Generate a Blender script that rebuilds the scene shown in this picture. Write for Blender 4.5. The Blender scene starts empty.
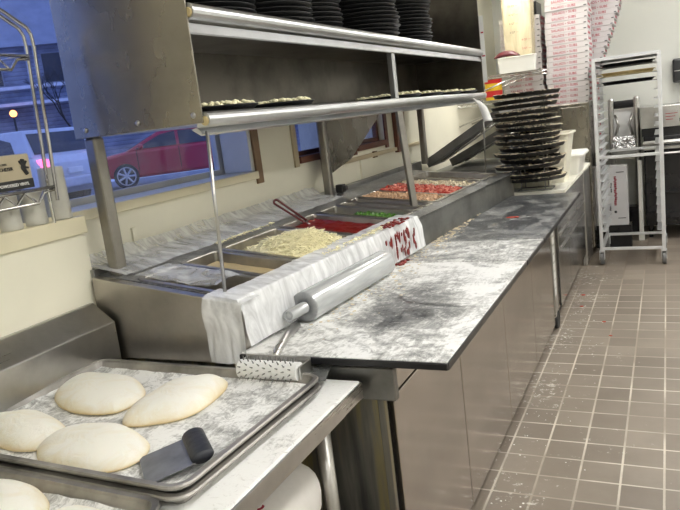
import bpy, bmesh, math, random
from mathutils import Vector, Matrix, noise, Euler
C = bpy.context.scene.collection
rnd = random.Random(7)
PI = math.pi

# ------------------------------------------------------------------ materials
MATS = {}
def hexc(r, g, b):
    f = lambda c: ((c/255+0.055)/1.055)**2.4 if c/255 > 0.04045 else c/255/12.92
    return (f(r), f(g), f(b), 1)
def new_mat(name):
    m = bpy.data.materials.new(name); m.use_nodes = True
    nt = m.node_tree; b = nt.nodes['Principled BSDF']
    MATS[name] = m
    return m, nt, b
def N(nt, t, **kw):
    n = nt.nodes.new(t)
    for k, v in kw.items():
        if k in n.inputs: n.inputs[k].default_value = v
        else: setattr(n, k, v)
    return n
def L(nt, a, b): nt.links.new(a, b)
def ramp(nt, fac, stops, interp='LINEAR'):
    r = nt.nodes.new('ShaderNodeValToRGB'); r.color_ramp.interpolation = interp
    while len(r.color_ramp.elements) < len(stops): r.color_ramp.elements.new(0.5)
    for e, (p, c) in zip(r.color_ramp.elements, stops):
        e.position = p; e.color = c if len(c) == 4 else (*c, 1)
    L(nt, fac, r.inputs[0]); return r
def mapped(nt, scale=(1, 1, 1), world=False):
    if world: src = N(nt, 'ShaderNodeNewGeometry').outputs['Position']
    else: src = N(nt, 'ShaderNodeTexCoord').outputs['Object']
    mp = N(nt, 'ShaderNodeMapping'); mp.inputs['Scale'].default_value = scale
    L(nt, src, mp.inputs['Vector']); return mp.outputs['Vector']
def noisef(nt, vec, scale, detail=4, rough=0.55, dist=0):
    n = N(nt, 'ShaderNodeTexNoise'); n.inputs['Scale'].default_value = scale; n.inputs['Detail'].default_value = detail
    n.inputs['Roughness'].default_value = rough; n.inputs['Distortion'].default_value = dist
    L(nt, vec, n.inputs['Vector']); return n.outputs['Fac']
def mixc(nt, fac, a, b):
    m = N(nt, 'ShaderNodeMix', data_type='RGBA')
    if isinstance(fac, float): m.inputs[0].default_value = fac
    else: L(nt, fac, m.inputs[0])
    for i, c in ((6, a), (7, b)):
        if hasattr(c, 'links'): L(nt, c, m.inputs[i])
        else: m.inputs[i].default_value = c
    return m.outputs[2]
def math_(nt, op, a, b=None, c=None):
    m = N(nt, 'ShaderNodeMath', operation=op)
    for i, v in enumerate((a, b, c)):
        if v is None: continue
        if hasattr(v, 'links'): L(nt, v, m.inputs[i])
        else: m.inputs[i].default_value = v
    return m.outputs[0]
def bump(nt, b, h, strength=0.3, dist=0.01):
    n = N(nt, 'ShaderNodeBump'); n.inputs['Strength'].default_value = strength; n.inputs['Distance'].default_value = dist
    L(nt, h, n.inputs['Height']); L(nt, n.outputs[0], b.inputs['Normal'])
def simple(name, col, rough=0.5, metal=0.0, var=0.0, vscale=8, bmp=0.0, spec=0.5, stretch=(1, 1, 1), world=False, col2=None):
    m, nt, b = new_mat(name)
    b.inputs['Base Color'].default_value = col; b.inputs['Roughness'].default_value = rough
    b.inputs['Metallic'].default_value = metal; b.inputs['Specular IOR Level'].default_value = spec
    v = mapped(nt, stretch, world)
    f = noisef(nt, v, vscale)
    if var or col2:
        dark = col2 or tuple(c*(1-var) for c in col[:3])+(1,)
        r = ramp(nt, f, [(0.35, dark), (0.65, col)])
        L(nt, r.outputs[0], b.inputs['Base Color'])
    if bmp: bump(nt, b, f, bmp)
    return m
def steel(name, col=(.55, .54, .52, 1), rough=0.3, stretch=(1, 1, 60), scale=6, smudge=0.5, col2=None, world=False, bmp=.05):
    m, nt, b = new_mat(name); b.inputs['Metallic'].default_value = 1
    fine = noisef(nt, mapped(nt, stretch, world), scale, 3)
    big = noisef(nt, mapped(nt, (1, 1, 1), world), 3.5, 5, 0.6)
    dark = col2 or tuple(c*(1-smudge) for c in col[:3])+(1,)
    r = ramp(nt, big, [(0.33, dark), (0.6, col)])
    L(nt, r.outputs[0], b.inputs['Base Color'])
    rr = math_(nt, 'MULTIPLY_ADD', fine, 0.12, rough-0.06)
    rr = math_(nt, 'MULTIPLY_ADD', big, -0.15, math_(nt, 'ADD', rr, 0.075))
    L(nt, rr, b.inputs['Roughness'])
    bump(nt, b, fine, bmp, 0.002)
    return m

steel('steel_end', (.50, .47, .43, 1), .34, (1, 1, 40), 5, .3)
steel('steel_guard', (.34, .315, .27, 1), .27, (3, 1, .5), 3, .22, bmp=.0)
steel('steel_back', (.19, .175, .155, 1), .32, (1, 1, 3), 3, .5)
steel('steel_bright', (.62, .61, .59, 1), .30, (18, .5, 18), 5, .3, bmp=.015)
steel('steel_shelf', (.66, .67, .68, 1), .34, (8, .4, 8), 4, .22, bmp=.004)
steel('steel_dull', (.33, .33, .32, 1), .42, (18, .5, 18), 5, .45, bmp=.015)
steel('steel_door', (.58, .54, .50, 1), .17, (1, 1, 30), 2, .10)
steel('steel_door_far', (.52, .51, .50, 1), .16, (1, 1, 30), 2, .2)
steel('steel_pan', (.60, .57, .52, 1), .3, (1, 1, 1), 6, .45)
steel('aluminium_pan', (.44, .42, .39, 1), .55, (1, 1, 1), 14, .75, bmp=.15)
MATS['aluminium_pan'].node_tree.nodes['Principled BSDF'].inputs['Metallic'].default_value = .75
simple('aluminium_rack', (.74, .75, .76, 1), .4, .35, .1, 10)
steel('chrome', (.75, .74, .72, 1), .16, (1, 1, 1), 10, .3)
steel('steel_leg', (.60, .58, .55, 1), .35, (1, 1, 1), 8, .4)
steel('steel_post', (.36, .34, .31, 1), .33, (1, 1, 3), 8, .35)
simple('black_pan', (.012, .012, .013, 1), .42, 0, .5, 30, .25, .5)
simple('black_gap', (.008, .008, .008, 1), .8)
simple('black_metal', (.02, .02, .022, 1), .3, 0, .4, 10, .1)
simple('rubber', (.025, .025, .027, 1), .6, 0, .3, 20)
simple('caster_grey', (.16, .16, .16, 1), .5)
simple('white_plastic', (.80, .79, .74, 1), .4, 0, .06, 6)
simple('white_board', (.82, .80, .70, 1), .5, 0, .14, 9)
simple('cream_tub', (.78, .75, .62, 1), .35, 0, .05, 6)
simple('paper_white', (.82, .82, .80, 1), .7, 0, .06, 10)
simple('carton_white', (.74, .73, .74, 1), .75, 0, .08, 6)
simple('box_board', (.60, .565, .56, 1), .75, 0, .10, 5)
simple('ink_red', hexc(158, 30, 52), .7)
simple('ink_black', (.03, .03, .03, 1), .7)
simple('ink_white', (.85, .85, .82, 1), .7)
simple('glove_tan', hexc(188, 176, 148), .7, 0, .06, 6)
simple('burgundy', hexc(92, 24, 34), .35, 0, .2, 20)
simple('dark_red_plastic', hexc(84, 22, 26), .25)
simple('red_lid', hexc(200, 30, 28), .4)
simple('yellow_body', hexc(228, 190, 40), .45)
simple('foil', (.85, .85, .86, 1), .22, 1, .2, 30, .8)
simple('wood_trim', hexc(132, 106, 78), .55, 0, .35, 6, .1, stretch=(8, 1, 1))
simple('wood_red', hexc(112, 66, 48), .5, 0, .35, 6, .1, stretch=(1, 1, 8))
simple('wood_tan', hexc(190, 176, 146), .6, 0, .12, 6, .05)
simple('ledge_paint', hexc(222, 214, 184), .5, 0, .10, 5, .03)
simple('white_frame', hexc(205, 206, 205), .5, 0, .10, 5)
simple('cup_grey', hexc(196, 194, 182), .55, 0, .10, 30, .1)
simple('container_beige', hexc(216, 196, 150), .5, 0, .05, 4)
simple('cork_tan', hexc(206, 188, 140), .7, 0, .2, 30)
simple('dough', hexc(240, 228, 190), .75, 0, 0, 9, .12, .2, col2=hexc(232, 214, 166))
simple('flour', (.86, .85, .81, 1), .95, 0, .05, 40, .4, .1)
simple('cheese', hexc(253, 246, 208), .6, 0, .10, 40, .2, .3)
simple('sauce', hexc(132, 24, 16), .35, 0, .35, 30, .4)
simple('cream_sauce', hexc(206, 184, 134), .35, 0, .15, 12, .2)
simple('green_pepper', hexc(88, 138, 44), .35, 0, .35, 60)
simple('meat_red', hexc(196, 66, 52), .45, 0, .35, 60)
simple('meat_pink', hexc(226, 140, 120), .45, 0, .25, 60)
simple('sausage_tan', hexc(214, 176, 140), .6, 0, .3, 60)
simple('onion_cream', hexc(228, 214, 184), .5, 0, .2, 60)
simple('plastic_white_roller', (.86, .86, .84, 1), .35)
simple('blade_steel', (.26, .265, .28, 1), .35, .45, .35, 18, .1)
simple('dark_handle', hexc(48, 50, 58), .5, 0, .5, 30, .3)
simple('acrylic_grey', hexc(150, 152, 150), .25, .6, .3, 30)
simple('asphalt', hexc(128, 132, 140), .9, 0, .25, 2, .1)
simple('snow', (.80, .82, .86, 1), .9, 0, .1, 3, .2)
simple('car_red', hexc(190, 20, 62), .28, 0, .1, 2)
simple('car_white', hexc(205, 208, 214), .28, 0, .06, 2)
simple('car_glass', (.03, .035, .045, 1), .08)
simple('alloy', (.55, .55, .57, 1), .35, .8)
simple('bark', hexc(40, 36, 34), .9, 0, .3, 10)
simple('roof_grey', hexc(150, 154, 166), .8, 0, .2, 1.5)
simple('dark_window', hexc(34, 38, 50), .25)
simple('bag_white', hexc(226, 222, 216), .8, 0, .10, 8, .3)
simple('red_scrap', hexc(196, 70, 48), .6)
simple('ceiling_white', (.75, .74, .70, 1), .8, 0, .05, 2)
simple('wall_cream', hexc(234, 230, 210), .55, 0, .07, 2.5, .02, .3)
simple('wall_back', hexc(232, 233, 226), .5, 0, .04, 1.5, .02, .3)
simple('brown_dirty', hexc(120, 104, 78), .6, 0, .3, 10)
simple('oven_black', (.018, .018, .02, 1), .25, 0, .4, 3, .05)

def emit(name, col, s):
    m, nt, b = new_mat(name)
    b.inputs['Base Color'].default_value = col
    b.inputs['Emission Color'].default_value = col; b.inputs['Emission Strength'].default_value = s
emit('tube_light', (1, .985, .955, 1), 9.5)
emit('lamp_warm', (1, .30, .07, 1), 3.5)
emit('tail_light', (1, .10, .22, 1), 2.0)
emit('head_light', (1, .62, .45, 1), 2.5)

def siding():
    m, nt, b = new_mat('siding')
    v = mapped(nt); sep = N(nt, 'ShaderNodeSeparateXYZ'); L(nt, v, sep.inputs[0])
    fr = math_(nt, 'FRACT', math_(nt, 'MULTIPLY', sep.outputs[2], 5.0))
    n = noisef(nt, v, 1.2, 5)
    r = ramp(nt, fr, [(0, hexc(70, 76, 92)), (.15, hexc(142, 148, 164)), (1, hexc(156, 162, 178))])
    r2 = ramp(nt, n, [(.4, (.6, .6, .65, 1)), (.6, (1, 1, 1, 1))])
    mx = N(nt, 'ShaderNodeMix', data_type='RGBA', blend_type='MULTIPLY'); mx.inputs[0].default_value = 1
    L(nt, r.outputs[0], mx.inputs[6]); L(nt, r2.outputs[0], mx.inputs[7])
    L(nt, mx.outputs[2], b.inputs['Base Color']); b.inputs['Roughness'].default_value = .8
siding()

def floor_mat():
    m, nt, b = new_mat('quarry_tile')
    pos = N(nt, 'ShaderNodeNewGeometry').outputs['Position']
    sep = N(nt, 'ShaderNodeSeparateXYZ'); L(nt, pos, sep.inputs[0])
    T = .1588
    masks = []; cells = []
    for i, o in ((0, -.5227), (1, 2.4918)):
        u = math_(nt, 'MULTIPLY', math_(nt, 'SUBTRACT', sep.outputs[i], o), 1/T)
        d = math_(nt, 'ABSOLUTE', math_(nt, 'SUBTRACT', math_(nt, 'FRACT', math_(nt, 'ADD', u, .5)), .5))
        masks.append(d); cells.append(math_(nt, 'FLOOR', u))
    d = math_(nt, 'MINIMUM', masks[0], masks[1])
    wob = noisef(nt, pos, 60, 2)
    d2 = math_(nt, 'MULTIPLY_ADD', wob, .012, d)
    grout = ramp(nt, d2, [(.028, (1, 1, 1, 1)), (.040, (0, 0, 0, 1))])
    comb = N(nt, 'ShaderNodeCombineXYZ'); L(nt, cells[0], comb.inputs[0]); L(nt, cells[1], comb.inputs[1])
    wn = N(nt, 'ShaderNodeTexWhiteNoise', noise_dimensions='3D'); L(nt, comb.outputs[0], wn.inputs['Vector'])
    tile = ramp(nt, wn.outputs['Value'], [(0, hexc(132, 122, 111)), (1, hexc(150, 140, 128))])
    big = noisef(nt, pos, 2.2, 6, .65)
    dirt = ramp(nt, big, [(.35, (.80, .78, .76, 1)), (.65, (1.05, 1.04, 1.03, 1))])
    mx = N(nt, 'ShaderNodeMix', data_type='RGBA', blend_type='MULTIPLY'); mx.inputs[0].default_value = 1
    L(nt, tile.outputs[0], mx.inputs[6]); L(nt, dirt.outputs[0], mx.inputs[7])
    # grout is dirtier far away from the worked lane
    gd = ramp(nt, noisef(nt, pos, 1.3, 4, .6), [(.40, hexc(160, 148, 134)), (.60, hexc(216, 208, 194))])
    far = N(nt, 'ShaderNodeMapRange'); far.inputs['From Min'].default_value = 4.6; far.inputs['From Max'].default_value = 6.3
    L(nt, sep.outputs[1], far.inputs['Value'])
    gcol = mixc(nt, far.outputs[0], gd.outputs[0], hexc(132, 118, 104))
    near = N(nt, 'ShaderNodeMapRange'); near.inputs['From Min'].default_value = -.45; near.inputs['From Max'].default_value = -.75
    L(nt, sep.outputs[0], near.inputs['Value'])
    base = mixc(nt, grout.outputs[0], mx.outputs[2], gcol)
    # flour scuffs near the counter
    sp = noisef(nt, pos, 26, 6, .75, .4)
    patch = noisef(nt, pos, 2.3, 3)
    s = math_(nt, 'ADD', sp, math_(nt, 'MULTIPLY', patch, .35))
    lane = N(nt, 'ShaderNodeMapRange'); lane.inputs['From Min'].default_value = .3; lane.inputs['From Max'].default_value = -.6
    lane.inputs['To Min'].default_value = -.16; lane.inputs['To Max'].default_value = .035
    L(nt, sep.outputs[0], lane.inputs['Value'])
    s = math_(nt, 'ADD', s, lane.outputs[0])
    fl = ramp(nt, s, [(.80, (0, 0, 0, 1)), (.87, (.75, .75, .75, 1))])
    base = mixc(nt, fl.outputs[0], base, (.72, .69, .63, 1))
    L(nt, base, b.inputs['Base Color'])
    rr = ramp(nt, big, [(.3, (.38, .38, .38, 1)), (.7, (.55, .55, .55, 1))])
    L(nt, rr.outputs[0], b.inputs['Roughness'])
    inv = math_(nt, 'SUBTRACT', 1.0, grout.outputs[0])
    bump(nt, b, inv, .4, .003)
floor_mat()

def flour_board(name, dark, heavy, seed=0., swirl=1.5, spots=None, grad=None, white=(.84, .84, .82, 1), k=1.0):
    m, nt, b = new_mat(name)
    pos = N(nt, 'ShaderNodeNewGeometry').outputs['Position']
    mp = N(nt, 'ShaderNodeMapping'); mp.inputs['Location'].default_value = (seed, seed*.7, 0); L(nt, pos, mp.inputs['Vector'])
    v = mp.outputs[0]
    a = noisef(nt, v, 4.5*k, 4, .6, swirl)
    c = noisef(nt, v, 17*k, 9, .74, 2.6)
    mp2 = N(nt, 'ShaderNodeMapping'); mp2.inputs['Scale'].default_value = (5, 1.0, 1); mp2.inputs['Rotation'].default_value = (0, 0, .55); L(nt, v, mp2.inputs['Vector'])
    e = noisef(nt, mp2.outputs[0], 7*k, 8, .72, 2.2)
    s = math_(nt, 'ADD', math_(nt, 'MULTIPLY', a, .40), math_(nt, 'MULTIPLY', c, .38))
    s = math_(nt, 'ADD', s, math_(nt, 'MULTIPLY', e, .22))
    s = math_(nt, 'ADD', s, heavy)
    sep = N(nt, 'ShaderNodeSeparateXYZ'); L(nt, pos, sep.inputs[0])
    for cx, cy, rx, ry, amt in (spots or []):
        dx = math_(nt, 'POWER', math_(nt, 'ABSOLUTE', math_(nt, 'MULTIPLY', math_(nt, 'SUBTRACT', sep.outputs[0], cx), 1/rx)), 2.0)
        dy = math_(nt, 'POWER', math_(nt, 'ABSOLUTE', math_(nt, 'MULTIPLY', math_(nt, 'SUBTRACT', sep.outputs[1], cy), 1/ry)), 2.0)
        g = math_(nt, 'EXPONENT', math_(nt, 'MULTIPLY', math_(nt, 'ADD', dx, dy), -1.0))
        s = math_(nt, 'MULTIPLY_ADD', g, amt, s)
    for ax, f0, f1, amt in (grad or []):
        mr = N(nt, 'ShaderNodeMapRange', interpolation_type='SMOOTHSTEP'); mr.inputs['From Min'].default_value = f0; mr.inputs['From Max'].default_value = f1
        mr.inputs['To Min'].default_value = 0; mr.inputs['To Max'].default_value = amt
        L(nt, sep.outputs[ax], mr.inputs['Value']); s = math_(nt, 'ADD', s, mr.outputs[0])
    mid = tuple(.6*d+.4*w_ for d, w_ in zip(dark[:3], (.55, .55, .53)))+(1,)
    r = ramp(nt, s, [(.40, dark), (.485, mid), (.545, (.50, .50, .48, 1)), (.61, white)])
    mp3 = N(nt, 'ShaderNodeMapping'); mp3.inputs['Scale'].default_value = (1.0, 2.2, 1); mp3.inputs['Rotation'].default_value = (0, 0, -.7); L(nt, v, mp3.inputs['Vector'])
    sk = ramp(nt, noisef(nt, mp3.outputs[0], 34, 5, .72, 1.2), [(.575, (0, 0, 0, 1)), (.66, (.8, .8, .8, 1))])
    wh = mixc(nt, sk.outputs[0], r.outputs[0], (.66, .65, .62, 1))
    L(nt, wh, b.inputs['Base Color'])
    rr = ramp(nt, s, [(.44, (.30, .30, .30, 1)), (.54, (.9, .9, .9, 1))])
    L(nt, rr.outputs[0], b.inputs['Roughness'])
    bump(nt, b, s, .35, .004)
    return m
flour_board('board_flour', (.032, .036, .042, 1), .090, 0, 1.6,
    [(-.72, 1.95, .17, .26, -.10), (-.84, 2.10, .15, .28, -.06), (-.84, 2.87, .14, .14, .05), (-.60, 2.3, .06, .35, .06), (-.75, 2.95, .3, .16, .02)],
    [(1, 2.62, 2.72, -.070), (1, 3.05, 3.12, -.095)])
flour_board('table_flour', (.22, .215, .2, 1), .15, 3., 1.)
flour_board('pan_flour', (.06, .06, .06, 1), .085, 6., 1.8, k=1.4)
flour_board('rail_top_flour', (.10, .10, .10, 1), -.07, 9., 1.)

def film_mat(name, alpha=.55, col=(.88, .90, .91, 1), bs=.25, st=(1, 1, 1), rough=.2):
    m, nt, b = new_mat(name)
    f = noisef(nt, mapped(nt, st), 9, 5, .6, 1.0)
    b.inputs['Base Color'].default_value = col; b.inputs['Roughness'].default_value = rough
    r = ramp(nt, f, [(.35, (alpha-.15,)*3+(1,)), (.7, (min(1, alpha+.25),)*3+(1,))])
    L(nt, r.outputs[0], b.inputs['Alpha'])
    bump(nt, b, f, bs, .01)
film_mat('film', .72, (.94, .95, .96, 1), .15, (1, 2.2, .7), .24)
film_mat('film_wall', .40, (.90, .91, .92, 1), .2, (1, 2.2, .7), .24)
film_mat('film_thin', .34)
simple('film_roll', (.62, .64, .65, 1), .22, .35, .2, 10, .03, .6, stretch=(6, .6, 6))
simple('roll_end', (.34, .35, .36, 1), .4, .3, .2, 60)
film_mat('container_clear', .62, hexc(226, 214, 180), .03, (1, 1, .3))

def glass_mat():
    m, nt, b = new_mat('window_glass')
    nt.nodes.remove(b); out = nt.nodes['Material Output']
    t = N(nt, 'ShaderNodeBsdfTransparent'); t.inputs[0].default_value = (.93, .95, 1, 1)
    g = N(nt, 'ShaderNodeBsdfGlossy'); g.inputs['Roughness'].default_value = .02
    d = N(nt, 'ShaderNodeBsdfDiffuse'); d.inputs[0].default_value = (.7, .75, .85, 1)
    lw = N(nt, 'ShaderNodeLayerWeight'); fr_ = math_(nt, 'MULTIPLY_ADD', math_(nt, 'POWER', lw.outputs['Facing'], 4.0), .5, .03)
    dirt = ramp(nt, noisef(nt, mapped(nt), 7, 8, .75), [(.45, (.015,)*3+(1,)), (.8, (.16,)*3+(1,))])
    m1 = N(nt, 'ShaderNodeMixShader'); L(nt, fr_, m1.inputs[0]); L(nt, t.outputs[0], m1.inputs[1]); L(nt, g.outputs[0], m1.inputs[2])
    m2 = N(nt, 'ShaderNodeMixShader'); L(nt, dirt.outputs[0], m2.inputs[0]); L(nt, m1.outputs[0], m2.inputs[1]); L(nt, d.outputs[0], m2.inputs[2])
    L(nt, m2.outputs[0], out.inputs[0])
glass_mat()

def stained():
    m, nt, b = new_mat('steel_stained'); b.inputs['Metallic'].default_value = .8
    v = mapped(nt, (7, 1, .6)); f = noisef(nt, v, 1.6, 5, .6, .3)
    r = ramp(nt, f, [(.35, (.10, .10, .095, 1)), (.5, (.26, .25, .22, 1)), (.62, (.42, .36, .17, 1)), (.72, (.30, .29, .26, 1))])
    L(nt, r.outputs[0], b.inputs['Base Color']); b.inputs['Roughness'].default_value = .42
stained()

# ------------------------------------------------------------------ mesh builder
class MB:
    def __init__(s): s.bm = bmesh.new()
    def box(s, x0, x1, y0, y1, z0, z1):
        v = [s.bm.verts.new((x, y, z)) for x in (x0, x1) for y in (y0, y1) for z in (z0, z1)]
        for q in ((0, 1, 3, 2), (4, 6, 7, 5), (0, 4, 5, 1), (2, 3, 7, 6), (0, 2, 6, 4), (1, 5, 7, 3)):
            s.bm.faces.new([v[i] for i in q])
        return s
    def prism(s, pts, ax, a, b):
        """polygon pts in the plane perpendicular to ax, extruded from a to b. axis order: x->(y,z) y->(x,z) z->(x,y)"""
        def mk(p, t): return {'x': (t, p[0], p[1]), 'y': (p[0], t, p[1]), 'z': (p[0], p[1], t)}[ax]
        A = [s.bm.verts.new(mk(p, a)) for p in pts]; B = [s.bm.verts.new(mk(p, b)) for p in pts]
        n = len(pts); s.bm.faces.new(A[::-1]); s.bm.faces.new(B)
        for i in range(n): s.bm.faces.new((A[i], A[(i+1) % n], B[(i+1) % n], B[i]))
        return s
    def tube(s, path, r, seg=10, cap=True, closed=False):
        P = [Vector(p) for p in path]; rings = []
        n = len(P); up = None
        for i, p in enumerate(P):
            if closed: t = (P[(i+1) % n]-P[i-1])
            else: t = P[min(i+1, n-1)]-P[max(i-1, 0)]
            t.normalize()
            if up is None:
                up = Vector((0, 0, 1)) if abs(t.z) < .9 else Vector((1, 0, 0))
            a = t.cross(up).normalized(); b2 = a.cross(t).normalized(); up = b2
            rr = r[i] if isinstance(r, (list, tuple)) else r
            rings.append([s.bm.verts.new(p+a*math.cos(2*PI*k/seg)*rr+b2*math.sin(2*PI*k/seg)*rr) for k in range(seg)])
        m = n if closed else n-1
        for i in range(m):
            A, B = rings[i], rings[(i+1) % n]
            for k in range(seg): s.bm.faces.new((A[k], A[(k+1) % seg], B[(k+1) % seg], B[k]))
        if cap and not closed: s.bm.faces.new(rings[0][::-1]); s.bm.faces.new(rings[-1])
        return s
    def lathe(s, prof, c=(0, 0, 0), ax='z', seg=32, closed=False):
        rings = []
        for (r, h) in prof:
            ring = []
            for k in range(seg):
                a = 2*PI*k/seg; u, v = math.cos(a)*r, math.sin(a)*r
                p = {'z': (u, v, h), 'x': (h, u, v), 'y': (u, h, v)}[ax]
                ring.append(s.bm.verts.new((p[0]+c[0], p[1]+c[1], p[2]+c[2])))
            rings.append(ring)
        for A, B in zip(rings, rings[1:] + ([rings[0]] if closed else [])):
            for k in range(seg): s.bm.faces.new((A[k], A[(k+1) % seg], B[(k+1) % seg], B[k]))
        if not closed:
            if prof[0][0] > 1e-5: s.bm.faces.new(rings[0])
            if prof[-1][0] > 1e-5: s.bm.faces.new(rings[-1])
        return s
    def grid(s, nu, nv, f):
        V = [[s.bm.verts.new(f(i/nu, j/nv)) for j in range(nv+1)] for i in range(nu+1)]
        for i in range(nu):
            for j in range(nv): s.bm.faces.new((V[i][j], V[i+1][j], V[i+1][j+1], V[i][j+1]))
        return s
    def quad(s, *pts):
        s.bm.faces.new([s.bm.verts.new(p) for p in pts]); return s
    def loops(s, Ls, cap0=False, cap1=False):
        R = [[s.bm.verts.new(p) for p in l] for l in Ls]
        for A, B in zip(R, R[1:]):
            n = len(A)
            for k in range(n): s.bm.faces.new((A[k], A[(k+1) % n], B[(k+1) % n], B[k]))
        if cap0: s.bm.faces.new(R[0][::-1])
        if cap1: s.bm.faces.new(R[-1])
        return s
    def rot(s, M, pivot=(0, 0, 0)):
        bmesh.ops.transform(s.bm, matrix=Matrix.Translation(pivot) @ M @ Matrix.Translation(-Vector(pivot)), verts=s.bm.verts); return s
    def ico(s, c, r, sub=1, sc=(1, 1, 1)):
        g = bmesh.ops.create_icosphere(s.bm, subdivisions=sub, radius=r)
        for v in g['verts']: v.co = Vector((v.co.x*sc[0], v.co.y*sc[1], v.co.z*sc[2]))+Vector(c)
        return s

def abs_loc(o):
    p = Vector((0, 0, 0))
    while o is not None: p += o.location; o = o.parent
    return p
def tag(o, label=None, cat=None, group=None, kind=None):
    if label: o['label'] = label
    if cat: o['category'] = cat
    if group: o['group'] = group
    if kind: o['kind'] = kind
    return o
def thing(name, label, cat, loc, group=None):
    o = bpy.data.objects.new(name, None); C.objects.link(o); o.location = loc; o.empty_display_size = .1
    return tag(o, label, cat, group)
SKEW = [False]
def railx(y): return -1.13+.065*(y-1.6)          # x of the rail's front face at depth y
def skew_mb(mb):
    for v in mb.bm.verts:
        w = min(max((v.co.x+1.60)/.545, 0), 1.15)
        v.co.x += w*(railx(v.co.y)+1.055)
def part(name, mb, mat, parent=None, smooth=False, bevel=0, label=None, cat=None, group=None, kind=None, sub=0, solid=0, ox=None):
    if SKEW[0]: skew_mb(mb)
    bmesh.ops.recalc_face_normals(mb.bm, faces=mb.bm.faces)
    me = bpy.data.meshes.new(name); mb.bm.to_mesh(me); mb.bm.free()
    xs = [v.co for v in me.vertices]
    c = Vector(ox) if ox is not None else Vector(((min(v.x for v in xs)+max(v.x for v in xs))/2, (min(v.y for v in xs)+max(v.y for v in xs))/2, min(v.z for v in xs)))
    me.transform(Matrix.Translation(-c))
    mats = mat if isinstance(mat, (list, tuple)) else [mat]
    for m in mats: me.materials.append(MATS[m])
    if smooth:
        for p in me.polygons: p.use_smooth = True
    o = bpy.data.objects.new(name, me); C.objects.link(o)
    o.location = c
    if parent is not None:
        o.location = c-abs_loc(parent); o.parent = parent
    if solid:
        md = o.modifiers.new('thick', 'SOLIDIFY'); md.thickness = solid; md.offset = 0
    if sub:
        md = o.modifiers.new('smooth', 'SUBSURF'); md.levels = sub; md.render_levels = sub
    if bevel:
        md = o.modifiers.new('bevel', 'BEVEL'); md.width = bevel; md.segments = 2; md.limit_method = 'ANGLE'; md.angle_limit = .6
    return tag(o, label, cat, group, kind)
def struct(name, mb, mat, parent=None, **k):
    o = part(name, mb, mat, parent, **k)
    if parent is None: o['kind'] = 'structure'
    return o
def dup(root, loc=None, rz=None, label=None, group=None, scale=None, tilt=None):
    r = root.copy(); C.objects.link(r)
    if loc is not None: r.location = loc
    if rz is not None: r.rotation_euler = (tilt[0] if tilt else 0, tilt[1] if tilt else 0, rz)
    if scale: r.scale = scale
    if label: r['label'] = label
    if group: r['group'] = group
    for ch in list(root.children):
        c = ch.copy(); C.objects.link(c); c.parent = r
        for g in ch.children:
            d = g.copy(); C.objects.link(d); d.parent = c
    return r
_tc = {}
def text_mesh(s, size, ext=.0006):
    k = (s, size, ext)
    if k in _tc: return _tc[k]
    cu = bpy.data.curves.new('t', 'FONT'); cu.body = s; cu.size = size; cu.extrude = ext; cu.align_x = 'CENTER'; cu.align_y = 'CENTER'; cu.offset = size*.012
    cu.resolution_u = 2
    o = bpy.data.objects.new('t', cu); C.objects.link(o); bpy.context.view_layer.update()
    me = bpy.data.meshes.new_from_object(o.evaluated_get(bpy.context.evaluated_depsgraph_get()))
    bpy.data.objects.remove(o); _tc[k] = me; return me
def text(name, s, size, mat, parent, loc, rot, sx=1.0, ext=.0006):
    me = text_mesh(s, size, ext).copy(); me.materials.clear(); me.materials.append(MATS[mat])
    o = bpy.data.objects.new(name, me); C.objects.link(o); o.parent = parent
    o.location = Vector(loc)-abs_loc(parent); o.rotation_euler = rot; o.scale = (sx, 1, 1)
    return o
def rrect(cx, cy, w, d, r, z, seg=5):
    pts = []
    for (sx, sy, a0) in ((1, 1, 0), (-1, 1, PI/2), (-1, -1, PI), (1, -1, 3*PI/2)):
        for k in range(seg+1):
            a = a0+PI/2*k/seg
            pts.append((cx+sx*(w/2-r)+math.cos(a)*r, cy+sy*(d/2-r)+math.sin(a)*r, z))
    return pts
def tray(mb, cx, cy, z, w, d, h, r, rim, t=.002, flare=0.0, lip=.006):
    """open tray/tub: outside bottom, up the wall, over the rim, down inside"""
    f = flare
    Ls = [rrect(cx, cy, w-2*rim-2*f, d-2*rim-2*f, max(r-rim-f, .004), z),
          rrect(cx, cy, w-2*rim, d-2*rim, max(r-rim, .006), z+h-lip*.6),
          rrect(cx, cy, w, d, r, z+h-lip), rrect(cx, cy, w+.002, d+.002, r, z+h-lip*.4), rrect(cx, cy, w-.003, d-.003, r, z+h),
          rrect(cx, cy, w-2*rim-2*t+.004, d-2*rim-2*t+.004, max(r-rim, .006), z+h),
          rrect(cx, cy, w-2*rim-2*t, d-2*rim-2*t, max(r-rim-t, .005), z+h-lip*.8),
          rrect(cx, cy, w-2*rim-2*f-2*t, d-2*rim-2*f-2*t, max(r-rim-f-t, .003), z+t)]
    mb.loops(Ls, True, True)
    return mb
def nz(p, s=1.0): return noise.noise(Vector(p)*s)
ordn = ['bottom one', 'second', 'third', 'fourth', 'fifth', 'sixth', 'seventh', 'eighth', 'ninth', 'tenth', 'eleventh', 'twelfth', 'thirteenth', 'fourteenth', 'fifteenth', 'sixteenth', 'seventeenth', 'eighteenth', 'nineteenth', 'twentieth', 'twenty first', 'twenty second', 'twenty third', 'twenty fourth', 'twenty fifth', 'twenty sixth', 'twenty seventh', 'twenty eighth', 'twenty ninth', 'thirtieth']
def nth(i, frm='bottom'):
    return ('lowest one' if i == 0 else ordn[i]+' from the '+frm)

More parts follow.
